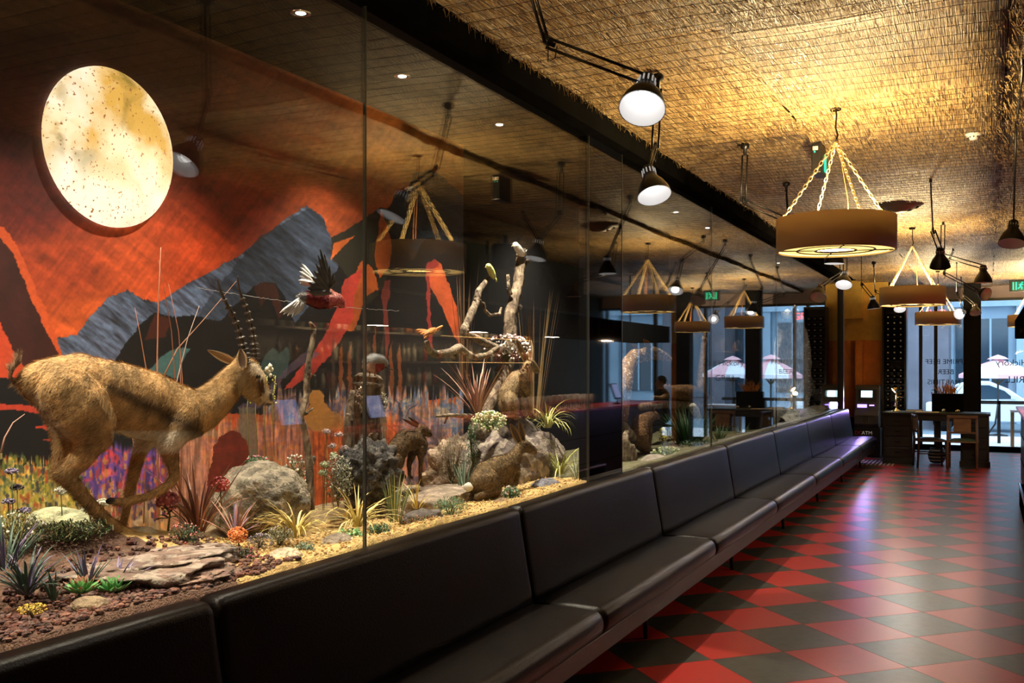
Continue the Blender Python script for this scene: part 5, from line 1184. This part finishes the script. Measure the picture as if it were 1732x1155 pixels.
wood('forked_tree','bare forked tree with two arms rising above the upper hare', -2.95, [
 [(806,740,16),(820,695,14),(846,645,13),(862,600,12),(863,560,12),(863,531,11),(869,508,10),(877,477,9.5),(880,450,9),(882,434,9),(880,420,7)],
 [(862,600,8),(810,575,7),(783,562,7),(794,538,6.5),(805,513,6.5),(810,492,6),(826,471,4.5)],
 [(806,508,4),(818,514,3),(820,525,3),(828,533,3),(845,531,3),(848,520,2)],
 [(863,498,4),(860,483,3),(859,464,3)],[(869,529,6),(880,518,5)],[(886,450,3.5),(892,440,3),(897,444,2)],[(884,474,2),(887,480,1.5)],[(812,500,3),(803,508,3)]], 'tree', 9, 60)
wood('driftwood','twisting horizontal driftwood branch reaching left from the forked tree', -2.80, [[(721,577,5),(724,591,6),(737,600,6.5),(762,595,7),(777,588,8),(789,598,6),(804,605,5.5),(825,600,5),(843,587,3.5)],[(777,590,4),(770,606,3),(760,600,3)]], 'branch', 9, 24)
wood('fallen_twig','dark fallen stick lying left of the large boulder', -2.85, [[(738,704,2),(760,702,3.5),(795,704,4.5),(815,712,5)],[(757,704,2),(752,716,1.5)]], 'branch')
wood('log','leaning log in the near left of the second case', -2.62, [[(1052,720,9),(1075,745,8),(1100,765,7),(1118,778,5)]], 'log')
wood('root','pale upright root at the left edge of the second case', -2.5, [[(1062,800,8),(1058,770,9),(1056,745,8),(1060,730,5)],[(1074,800,6),(1072,770,6),(1070,752,4)]], 'root')
wood('log','level log on which the fox lies', -2.9, [[(1085,688,6),(1120,684,7),(1165,684,7),(1218,682,6)],[(1150,690,7),(1148,730,8),(1150,775,9)]], 'log')
wood('stake','thin wooden stake under the white animal skull', -2.62, [[(1177,760,2.5),(1176,705,2.5),(1175,692,2)]], 'stake', 7, 3)
# fence wire
b = MB(); pts = []
for i in range(90):
    q = i/89; px_ = 335+q*340; py_ = 487+q*38+6*math.sin(q*3)+random.uniform(-1,1)*.9; pts.append(PX(px_, py_, -3.05))
b.tube(pts, .0014, 5); recenter(b.build('fence_wire', mat('galvanised_wire',(.4,.4,.4),.4,.7), None, True, label='thin wavy wire strung behind the horns and the flying cockatoo', cat='wire'))

# ---------------------------------------------------------------- animals
def lin(c): return np.array(c, np.float64)
def ear(t, X, base, tip, wpx, dx=0, cols=((.40,.27,.14),(.10,.06,.04)), name='ear', face=None, dxt=None):
    a = PX(base[0], base[1], X+dx); z = PX(tip[0], tip[1], X+(dx if dxt is None else dxt)); d = z-a; k = mpp(base[0], X); w_ = wpx*k
    view = (Vector((0,0,EYE))-a).normalized() if face is None else Vector(face).normalized(); s = d.cross(view).normalized(); nn = s.cross(d).normalized(); b = MB(); vs = []; N = 8
    if nn.dot(view) < 0: nn = -nn
    for i in range(N+1):
        q = i/N; ww = w_*.5*(math.sin(PI*(.18+.80*q))**.8); c_ = a+d*q
        for j, (u_, v_) in enumerate(((-1,.25),(-.6,.02),(0,-.18),(.6,.02),(1,.25),(.6,-.22),(0,-.42),(-.6,-.22))): vs.append(c_+s*u_*ww+nn*v_*ww)
    for i in range(N):
        for j in range(8): b.f.append((i*8+j, i*8+(j+1) % 8, (i+1)*8+(j+1) % 8, (i+1)*8+j)); b.c.append(jit(cols[1] if j < 4 and j in (1,2) else cols[0], .1))
    b.f.append(tuple(range(8))); b.c.append(cols[0]); b.f.append(tuple(N*8+j for j in range(7,-1,-1))); b.c.append(cols[0])
    b.v = [tuple(v) for v in vs]; b.n = len(vs); return b.build(name, 'fur', t)
SX = -2.75; t = thing('antelope', 'fawn antelope with long ringed horns caught running across the display case', 'antelope', (SX, 2.55, .90))
torso = [chp(SX, [(58,645,30),(78,648,42),(105,650,50),(135,652,56),(165,662,58),(205,672,60),(245,685,61),(275,694,56),(300,700,52),(325,700,42)], .72),
 chp(SX, [(325,700,42),(345,692,38),(362,678,35),(380,660,31),(396,640,26),(408,628,22)], .72),
 chp(SX, [(408,622,21),(418,628,24),(426,642,25),(434,655,20),(443,666,15),(451,674,11),(456,678,8.5)], .72),
 chp(SX, [(415,640,22),(424,662,14),(440,676,9)], .72),
 # near hind leg
 chp(SX, [(110,662,50,.05),(135,690,56,.06),(155,712,46,.06),(160,735,36,.05)], .7), chp(SX, [(160,730,34,.05),(150,752,28,.05),(136,776,22,.05),(118,795,17,.05),(104,802,14,.05)], .75),
 chp(SX, [(95,803,9,.05),(108,806,14,.05),(125,820,14.5,.05),(142,842,12,.05),(160,862,10.5,.05),(178,878,10,.05),(190,886,10,.05)], .85), chp(SX, [(190,886,10,.05),(197,894,9,.05),(203,902,8,.05)]),
 chp(SX, [(196,888,8,.0),(204,894,8,.0),(211,902,7,.0)]),
 # far hind leg, just behind the near one
 chp(SX, [(95,665,40,-.07),(108,700,34,-.08),(112,735,25,-.08),(106,765,17,-.08),(98,792,12,-.08)], .8), chp(SX, [(98,795,11,-.08),(118,815,10,-.06),(150,845,9,-.04),(186,880,8,-.02),(200,892,8,0)], .8),
 # near foreleg folded back
 chp(SX, [(300,705,44,.03),(292,730,32,.06),(285,748,22,.07),(288,768,15,.07),(294,788,11,.07),(296,804,10,.07)], .8), chp(SX, [(296,806,9.5,.07),(288,818,8.5,.07),(268,831,8,.07),(245,841,7.5,.07),(222,847,8,.07),(206,849,8,.07),(196,848,7.5,.07)], .9),
 # far foreleg reaching down
 chp(SX, [(270,715,36,-.06),(248,742,19,-.08),(236,765,13,-.08),(228,795,12,-.08),(222,820,10,-.08),(216,848,8.5,-.08),(212,872,7.5,-.08),(209,888,7.5,-.08)], .8),
 # tail root and brow
 chp(SX, [(42,640,10),(32,640,5),(24,648,3.5)]), chp(SX, [(424,622,9),(432,626,7),(438,634,6)],.8)]
def springcol(P):
    px, py = topx(P); n_ = len(P); fawn = lin((.47,.29,.125)); c = np.tile(fawn, (n_,1)); sh = fbm(px*.06+50, py*.05+50, 71, 3)[:,None]
    c *= (.42+1.15*sh)
    bel = (py > 728-.0*px) & (px > 190) & (px < 345) & (P[:,2] < PX(250,722,SX).z+.005) & (py < 765); c[bel] = lin((.62,.54,.42))
    k = np.clip(1-np.abs(py-(652+(px-185)*.50))/ (12+ (px-185)*.08), 0, 1)**.7; dk = (px > 182) & (px < 345); c = np.where((dk)[:,None], c*(1-.94*k[:,None])+lin((.05,.028,.016))*(.94*k[:,None]), c)
    top = np.clip((628+ (px-60)*.05-py)/40, 0, 1)[:,None]; c = c*(1-.25*top)+lin((.52,.37,.2))*.25*top
    leg = (py > 760)[:,None]; c = np.where(leg, c*.92, c)
    butt = inpoly(px, py, P_(45,655,62,660,90,700,125,735,118,750,70,715)); c[butt] = c[butt]*.5+lin((.5,.42,.32))*.5
    head = px > 400; fc = inpoly(px, py, P_(422,612,434,614,447,626,448,650,462,672,458,682,446,672,440,650,436,636,420,628)); c[head & fc] = lin((.72,.62,.48))
    st = inpoly(px, py, P_(437,640,445,640,449,668,444,672,438,660)); c[head & st] = lin((.13,.06,.035)); ch = inpoly(px, py, P_(404,622,424,636,436,662,440,682,404,680)); c[head & ch] = lin((.42,.30,.17))
    mz = inpoly(px, py, P_(444,664,466,672,464,690,440,688)); c[head & mz] = lin((.60,.50,.38)); ns = inpoly(px, py, P_(455,665,468,668,466,679,457,678)); c[head & ns] = lin((.06,.04,.035))
    mo = inpoly(px, py, P_(440,676,448,680,462,683,462,686,446,686)); c[head & mo] = lin((.12,.07,.05))
    return c
bo = body('body', torso, .0065, 'skin', springcol, t, 7)
hair(bo, 60000, .022, .0016, lambda P: np.stack([np.zeros(len(P)), -np.ones(len(P)), -.55*np.ones(len(P))], 1), t, springcol, lift=.25, jitter=.3)
ear(t, SX, (411,622), (407,590), 19, .05); ear(t, SX, (398,614), (351,592), 15, -.04, ((.62,.52,.4),(.30,.2,.12)))
for nm, pts, dx in (('horn', [(417,616),(414,600),(411,585),(405,562),(395,535),(381,510),(372,490),(367,472)], .03), ('horn', [(431,616),(431,600),(430,585),(427,560),(420,532),(411,508),(404,488),(402,467)], -.03)):
    b = MB(); P = []; Rr = []; N = 120
    for i in range(N+1):
        q = i/N*(len(pts)-1); j = min(int(q), len(pts)-2); f_ = q-j; P.append(PX(pts[j][0]*(1-f_)+pts[j+1][0]*f_, pts[j][1]*(1-f_)+pts[j+1][1]*f_, SX+dx)); u_ = i/N
        base = 4.6*(1-u_)**.7+.9; ring = (1+1.0*max(0, math.sin(u_*2*PI*14))**3*(1 if u_ < .80 else 0)) if u_ < .84 else 1; Rr.append(base*ring*mpp(400, SX))
    b.tube(P, Rr, 12); b.build(nm, 'horn', t)
for dx in (.062,): b = MB(); b.ball(PX(437,637.5,SX+dx), .0105, 2); b.build('eye','eye',t)
b = MB(); b.tube([PX(24,648,SX),PX(17,636,SX),PX(21,622,SX),PX(30,612,SX),PX(34,600,SX)], [.007,.006,.008,.011,.006], 8, (.16,.09,.05)); tl = b.build('tail','fur',t)
b = MB()
for i in range(260): q = random.random(); p = PX(17+17*q,632-32*q,SX); d = Vector((random.uniform(-1,1),random.uniform(-.6,.6),random.uniform(.2,1.2))).normalized(); b.tube([p,p+d*random.uniform(.012,.03)],[.0009,.0003],3,jit((.18,.11,.06),.4),cap=False)
b.build('tail_tuft','fur',t,kind='stuff')
for a, c_, dx in ((204,905,.05),(213,905,0),(187,847,.07),(209,893,-.08)):
    b = MB(); b.ball(PX(a,c_,SX+dx), .017, 2, (1,1,1), 0, (.7,1.0,.75) if a != 187 else (.7,1.1,.7)); b.build('hoof','claw',t)
adopt(t)
def hare(label, X, chains, ears, eye, base, col, dark, tail=None, nh=14000, cat='hare', name='hare', earw=6, whisk=None, hl=.013, vox=.0042, extra=None, eyer=.006):
    t = thing(name, label, cat, PX(base[0], base[1], X))
    def cf(P):
        px, py = topx(P); s = fbm(px*.8+9, py*.8+9, 77, 3)[:,None]; f_ = np.clip((s-.22)*2.2, 0, 1); c = lin(col)*f_+lin(dark)*(1-f_)
        if extra: c = extra(px, py, c)
        return c
    bo = body('body', [chp(X, q, .8) for q in chains], vox, 'skin', cf, t, 4)
    if nh: hair(bo, nh, hl, .0011, lambda P: np.stack([np.zeros(len(P)), -np.ones(len(P)), -.5*np.ones(len(P))], 1), t, cf, lift=.45)
    for e in ears: ear(t, X, e[0], e[1], e[3] if len(e) > 3 else earw, e[2], (col, dark))
    if eye: b = MB(); b.ball(PX(eye[0], eye[1], X+(eye[2] if len(eye) > 2 else .025)), eyer, 2); b.build('eye','eye',t)
    if tail: b = MB(); b.ball(PX(tail[0], tail[1], X), tail[2]*mpp(tail[0], X), 2, (.7,.66,.58), .1); b.build('tail','fur',t)
    return adopt(t)
HB = (.26,.17,.085); HD = (.055,.035,.02)
hare('long legged brown hare standing on the flat rock, looking right', -2.75, [[(668,778,18),(672,762,21),(684,746,20),(698,745,18),(710,752,16),(712,762,11)],[(704,742,13),(709,733,11),(712,727,11),(720,730,8),(727,734,5.5)],
 [(711,760,9,.03),(712,780,5,.03),(711,800,3.6,.03),(711,818,3.2,.03),(715,820,3.4,.03)],[(698,765,9,-.03),(692,785,5,-.03),(693,806,3.2,-.03),(697,808,3.2,-.03)],[(668,782,17,.02),(664,798,11,.02),(668,808,6,.02),(680,811,4.5,.02)],[(672,780,14,-.04),(672,800,6,-.04),(684,806,4,-.04)]],
 [((707,722),(680,708),.02),((711,720),(690,705),-.02)], (716,727), (690,815), (.22,.14,.07), (.03,.02,.012), None)
hare('brown hare crouching at the front with a white tail, ears up', -2.50, [[(810,818,21),(822,806,27),(840,798,27),(856,788,21),(866,779,16),(873,768,11),(877,760,10)],[(880,758,10.5),(886,754,11),(894,757,9),(901,761,6.5),(905,764,4.8)],
 [(826,815,24,.04),(836,826,16,.05),(826,836,8,.05),(806,840,5.5,.05)],[(866,788,14,.03),(864,806,8,.03),(858,820,5.5,.03),(861,834,5,.03),(867,836,5,.03)],[(870,790,12,-.03),(874,806,6,-.03),(872,818,5,-.03),(866,826,5,-.03)]],
 [((879,748),(863,716),.04,13),((885,745),(879,712),.0,11)], (890,752,.028), (840,838), (.28,.19,.09), (.07,.045,.025), (792,824,8), 26000, earw=10)
hare('sandy hare sitting upright on top of the large boulder', -2.82, [[(858,682,19),(859,668,20),(864,655,18),(873,642,16),(882,636,12),(888,630,9)],[(889,626,9),(893,619,10.5),(899,618,9.5),(905,623,7),(909,627,5)],
 [(884,645,12,.03),(893,662,7,.03),(896,684,4.6,.03),(899,704,4.2,.03),(904,706,4,.03)],[(880,648,11,-.03),(884,668,6,-.03),(886,690,4.4,-.03),(890,703,4,-.03)],[(862,678,17,.04),(872,688,9,.04),(862,700,6,.04),(874,706,5,.04)]],
 [((889,610),(873,574),.05,11),((897,608),(897,572),.02,10)], (898,615), (872,708), (.46,.34,.19), (.16,.10,.055), None, 20000)
# birds
def feather_fan(b, X, root, tips, wpx, cols, dx=0, depth=0):
    for i, (tx, ty) in enumerate(tips):
        a = PX(root[0], root[1], X+dx); z = PX(tx, ty, X+dx+depth); d = z-a; L_ = d.length; s = Vector((1,0,0)).cross(d).normalized(); k = mpp(root[0], X); vs = []; N = 7
        for j in range(N+1):
            q = j/N; ww = wpx*k*.5*min(1,.35+q*1.6)*(1-max(0,q-.75)**2*14); c_ = a+d*q+Vector((.0012*i+.006*math.sin(q*3),0,0)); vs += [c_-s*ww, c_+Vector((.0018,0,0)), c_+s*ww, c_-Vector((.0012,0,0))]
        f_ = []
        for j in range(N):
            for m_ in range(4): f_.append((j*4+m_, j*4+(m_+1) % 4, (j+1)*4+(m_+1) % 4, (j+1)*4+m_))
        b.add(vs, f_, jit(cols[i % len(cols)], .12))
X = -2.62; t = thing('pink_cockatoo', 'pink and grey cockatoo flying with wings raised right of the horns', 'bird', PX(535,500,X))
def gcol(P):
    px, py = topx(P); c = np.tile(lin((.22,.03,.035)), (len(P),1)); c[(px > 557)] = lin((.62,.20,.20)); c[(px > 558) & (py < 503)] = lin((.75,.45,.42)); c[px < 520] = lin((.20,.19,.19)); return c*(.8+.4*RN.random((len(P),1)))
bo = body('body', [chp(X, [(508,502,6),(522,504,11),(540,508,14),(556,508,13),(566,505,10)]), chp(X, [(562,502,9),(571,508,9.5),(577,513,7)]), chp(X, [(545,488,8),(556,500,10)])], .0035, 'feather', gcol, t, 3)
hair(bo, 5000, .014, .004, lambda P: np.stack([np.zeros(len(P)), -np.ones(len(P)), -.1*np.ones(len(P))], 1), t, gcol, 'plumage', .3)
b = MB(); feather_fan(b, X, (558,495), [(541,421),(537,432),(533,446),(529,458),(524,468),(519,478),(517,487),(520,495)], 10, [(.035,.035,.035),(.055,.05,.05)], .03, .05); feather_fan(b, X, (556,488), [(548,430),(556,450),(563,462),(566,474)], 9, [(.05,.045,.045)], .035, .03); b.build('near_wing','feather',t)
b = MB(); feather_fan(b, X, (536,482), [(510,446),(507,452),(505,459),(505,467),(503,474),(505,479)], 8, [(.60,.60,.58),(.5,.5,.5)], -.04, -.03); b.build('far_wing','feather',t)
b = MB(); feather_fan(b, X, (518,496), [(473,529),(479,532),(485,534),(492,536),(497,534),(503,530)], 7, [(.62,.62,.60),(.5,.5,.48)], 0, .0); b.build('tail','feather',t)
b = MB(); b.tube([PX(577,512,X),PX(580,517,X),PX(577,521,X)],[.009,.007,.002],8,(.5,.47,.4)); b.build('beak','leaf',t); b = MB(); b.ball(PX(573,507,X+.022),.004,1); b.build('eye','eye',t); adopt(t)
X = -2.90; t = thing('grey_pink_bird','grey bird with a pink face and long dark beak perched on the thick trunk','bird',PX(636,634,X))
def pcol(P):
    px, py = topx(P); c = np.tile(lin((.33,.33,.34)), (len(P),1)); c[(py > 614) & (px < 636)] = lin((.70,.50,.45)); c[(py > 615) & (px >= 635) & (px < 650)] = lin((.50,.10,.08)); return c*(.7+.6*RN.random((len(P),1)))
bo = body('body', [chp(X, [(622,612,9),(632,607,10),(644,609,9),(651,615,6)]), chp(X, [(620,620,7),(628,622,8),(638,622,7),(645,620,5)])], .0035, 'feather', pcol, t, 3)
hair(bo, 3500, .010, .003, lambda P: np.stack([np.zeros(len(P)), -np.ones(len(P)), .2*np.ones(len(P))], 1), t, pcol, 'plumage', .4)
b = MB(); b.tube([PX(648,619,X),PX(658,623,X),PX(669,627,X)],[.007,.004,.0015],8,(.03,.03,.03)); b.build('beak','leaf',t); b = MB()
for a in (625,634): b.tube([PX(a,626,X),PX(a,636,X)],.003,6,(.2,.15,.12))
b.build('feet','leaf',t); adopt(t)
def small_bird(label, X, chain, cols, beak, feet, tail=None, wings=None):
    t = thing('small_bird', label, 'bird', PX(feet[0], feet[1], X)); bo = body('body', [chp(X, chain)], .002, 'feather', lambda P: np.tile(lin(cols[0]), (len(P),1))*(.75+.5*RN.random((len(P),1))), t, 2)
    hair(bo, 1200, .007, .002, lambda P: np.stack([np.zeros(len(P)), .3*np.ones(len(P)), -np.ones(len(P))], 1), t, lambda P: np.tile(lin(cols[0]), (len(P),1)), 'plumage', .3)
    b = MB(); b.tube([PX(*beak[0], X), PX(*beak[1], X)], [.003,.0008], 6, (.35,.25,.1)); b.build('beak','leaf',t)
    if tail: b = MB(); feather_fan(b, X, tail[0], tail[1], 3, [cols[1]], 0, 0); b.build('tail','feather',t)
    if wings:
        for w_ in wings: b = MB(); feather_fan(b, X, w_[0], w_[1], 5, [cols[0], cols[1]], 0, w_[2]); b.build('wing','feather',t)
    b = MB(); h_ = chain[0]; b.ball(PX(h_[0]-2, h_[1]-1, X+h_[2]*mpp(h_[0], X)*.8), .0025, 1); b.build('eye','eye',t)
    if not wings: b = MB(); b.tube([PX(chain[-1][0],chain[-1][1],X),PX(feet[0],feet[1]+1,X)],.0016,5,(.3,.2,.1)); b.build('feet','leaf',t)
    return adopt(t)
small_bird('small yellow green bird perched on the left arm of the forked tree', -2.93, [(826,450,4.6),(829,455,6),(832,462,6),(835,468,3.6)], [(.62,.66,.22),(.5,.55,.15)], ((822,451),(820,453)), (828,470), ((834,466),[(841,477),(839,478)]))
small_bird('white bird at the very top of the forked tree', -2.93, [(872,414,5),(876,420,6.5),(881,427,6.5),(884,431,4)], [(.85,.82,.80),(.75,.72,.7)], ((867,415),(865,417)), (880,436), ((884,430),[(888,420),(891,422)]))
small_bird('small orange bird flying with wings spread over the driftwood', -2.78, [(734,558,4.5),(729,560,5.5),(723,564,4.5),(719,569,2.4)], [(.66,.26,.06),(.45,.20,.08)], ((738,558),(741,559)), (727,567), ((721,567),[(716,573),(719,574)]), [((727,560),[(703,558),(706,562),(710,565),(715,567)],.03),((733,558),[(749,551),(746,554),(743,557),(740,560)],-.03)])
# second case
def spot(px, py, c):
    v = vnoise(px*.55, py*.55, 90)[:,None]; return np.where(v > .80, lin((.8,.72,.55)), c)
hare('spotted fawn deer looking right at the left end of the second case', -2.72, [[(1020,680,40),(1040,665,34),(1056,640,20),(1062,618,16),(1072,604,14),(1085,602,12)],[(1056,640,16),(1056,670,14),(1054,700,12)],[(1090,600,13),(1102,597,12.5),(1114,599,10),(1125,603,7.5),(1133,607,5)],
 [(1052,690,12),(1058,740,5),(1059,775,4)],[(1030,690,14),(1036,740,6),(1036,780,4)],[(1006,690,18),(1004,740,7),(1003,785,4)]],
 [((1083,592),(1068,581),-.04,8),((1101,589),(1088,573),.04,11)], (1114,594,.05), (1040,785), (.34,.20,.09), (.22,.12,.055), None, 16000, 'deer', 'spotted_deer', 9, vox=.009, hl=.016, extra=spot, eyer=.009)
hare('reddish brown animal crouching below the spotted deer', -2.60, [[(1108,702,7),(1096,708,12),(1084,718,18),(1080,736,21),(1088,750,16)],[(1096,712,9),(1100,735,5),(1098,758,4)],[(1086,752,12),(1100,764,5)],[(1108,702,7),(1113,706,4.5)]],
 [((1106,697),(1103,688),.02,5)], (1111,701,.02), (1090,766), (.22,.12,.05), (.07,.035,.02), None, 9000, 'animal', 'crouching_animal', vox=.007)
hare('brown fox lying along the level log, head turned down', -2.88, [[(1196,674,8),(1184,668,12),(1168,664,14),(1150,664,14),(1136,662,11)],[(1130,655,7),(1126,657,8),(1131,661,6),(1137,665,3.6)],[(1136,666,8),(1118,673,4),(1104,672,3.4)],[(1186,672,9),(1196,682,4.5),(1188,686,3.5)],[(1192,672,7),(1204,676,6),(1214,679,4)]],
 [((1122,652),(1120,643),-.02,5),((1129,652),(1129,643),.02,5)], (1131,657,.03), (1160,678), (.24,.13,.055), (.06,.035,.022), None, 14000, 'fox', 'fox', vox=.007, hl=.018)
hare('slender pale brown animal standing upright right of the fox', -2.95, [[(1186,668,10),(1186,645,10),(1187,620,7.5),(1189,595,6),(1190,580,6)],[(1190,574,6.5),(1196,579,5),(1201,584,3)],[(1184,650,6),(1180,700,3.4),(1180,745,3)],[(1189,650,6),(1192,700,3.4),(1193,745,3)]],
 [((1187,569),(1184,563),-.02,4),((1192,568),(1192,561),.02,4)], (1195,574,.03), (1186,750), (.46,.30,.19), (.25,.15,.09), None, 6000, 'animal', 'upright_animal', vox=.008)
t = thing('animal_skull','white long animal skull set on a thin wooden stake','skull',PX(1175,705,-2.62)); body('cranium',[chp(-2.62,[(1172,688,6.5),(1175,694,8),(1179,702,6),(1180,710,4)])],.004,'skin',lambda P: np.tile(lin((.62,.58,.46)),(len(P),1)),t,2)
for a in (1171,1178): b = MB(); b.ball(PX(a,693,-2.57),.008,1); b.build('eye_socket','black',t)
adopt(t)
# third case
GR = (.42,.41,.38); GRD = (.16,.15,.13)
hare('grey wolf with raised head near the end of the third case', -2.6, [[(1392,712,14),(1386,698,15),(1380,684,12),(1376,668,9),(1372,658,8)],[(1371,652,7),(1376,656,5.5),(1381,660,3.5)],[(1376,690,7),(1374,712,3.6)],[(1392,705,9),(1396,722,4)]],
 [((1369,647),(1367,640),-.03,5),((1373,647),(1373,640),.03,5)], (1376,652,.05), (1385,715), GR, GRD, None, 8000, 'wolf', 'grey_wolf', vox=.012, hl=.03, eyer=.01)
hare('grey wolf lying at the foot of the snowy crag', -2.5, [[(1300,712,14),(1310,702,15),(1320,694,12),(1326,684,9)],[(1325,678,8),(1331,680,6),(1336,684,4)],[(1320,700,7),(1328,714,4)]],
 [((1321,672),(1318,665),-.03,5),((1326,671),(1326,664),.03,5)], (1330,676,.05), (1315,715), GR, GRD, None, 7000, 'wolf', 'grey_wolf', vox=.012, hl=.03, eyer=.01)
for a, lab in ((1216,'grey green fir sprig at the glass in the third quarter of the bench'),(1345,'frosted grass tuft before the snowy crag'),(1250,'dark green grass tuft left of the case divider')):
    clump('grass_tuft', lab, a, 745 if a < 1300 else 712, -2.45, 40, 34, 3, [(.06,.12,.06),(.12,.2,.1)] if a < 1300 else [(.4,.42,.38),(.3,.33,.28)], (.8,1.5),(.1,.9), .06)
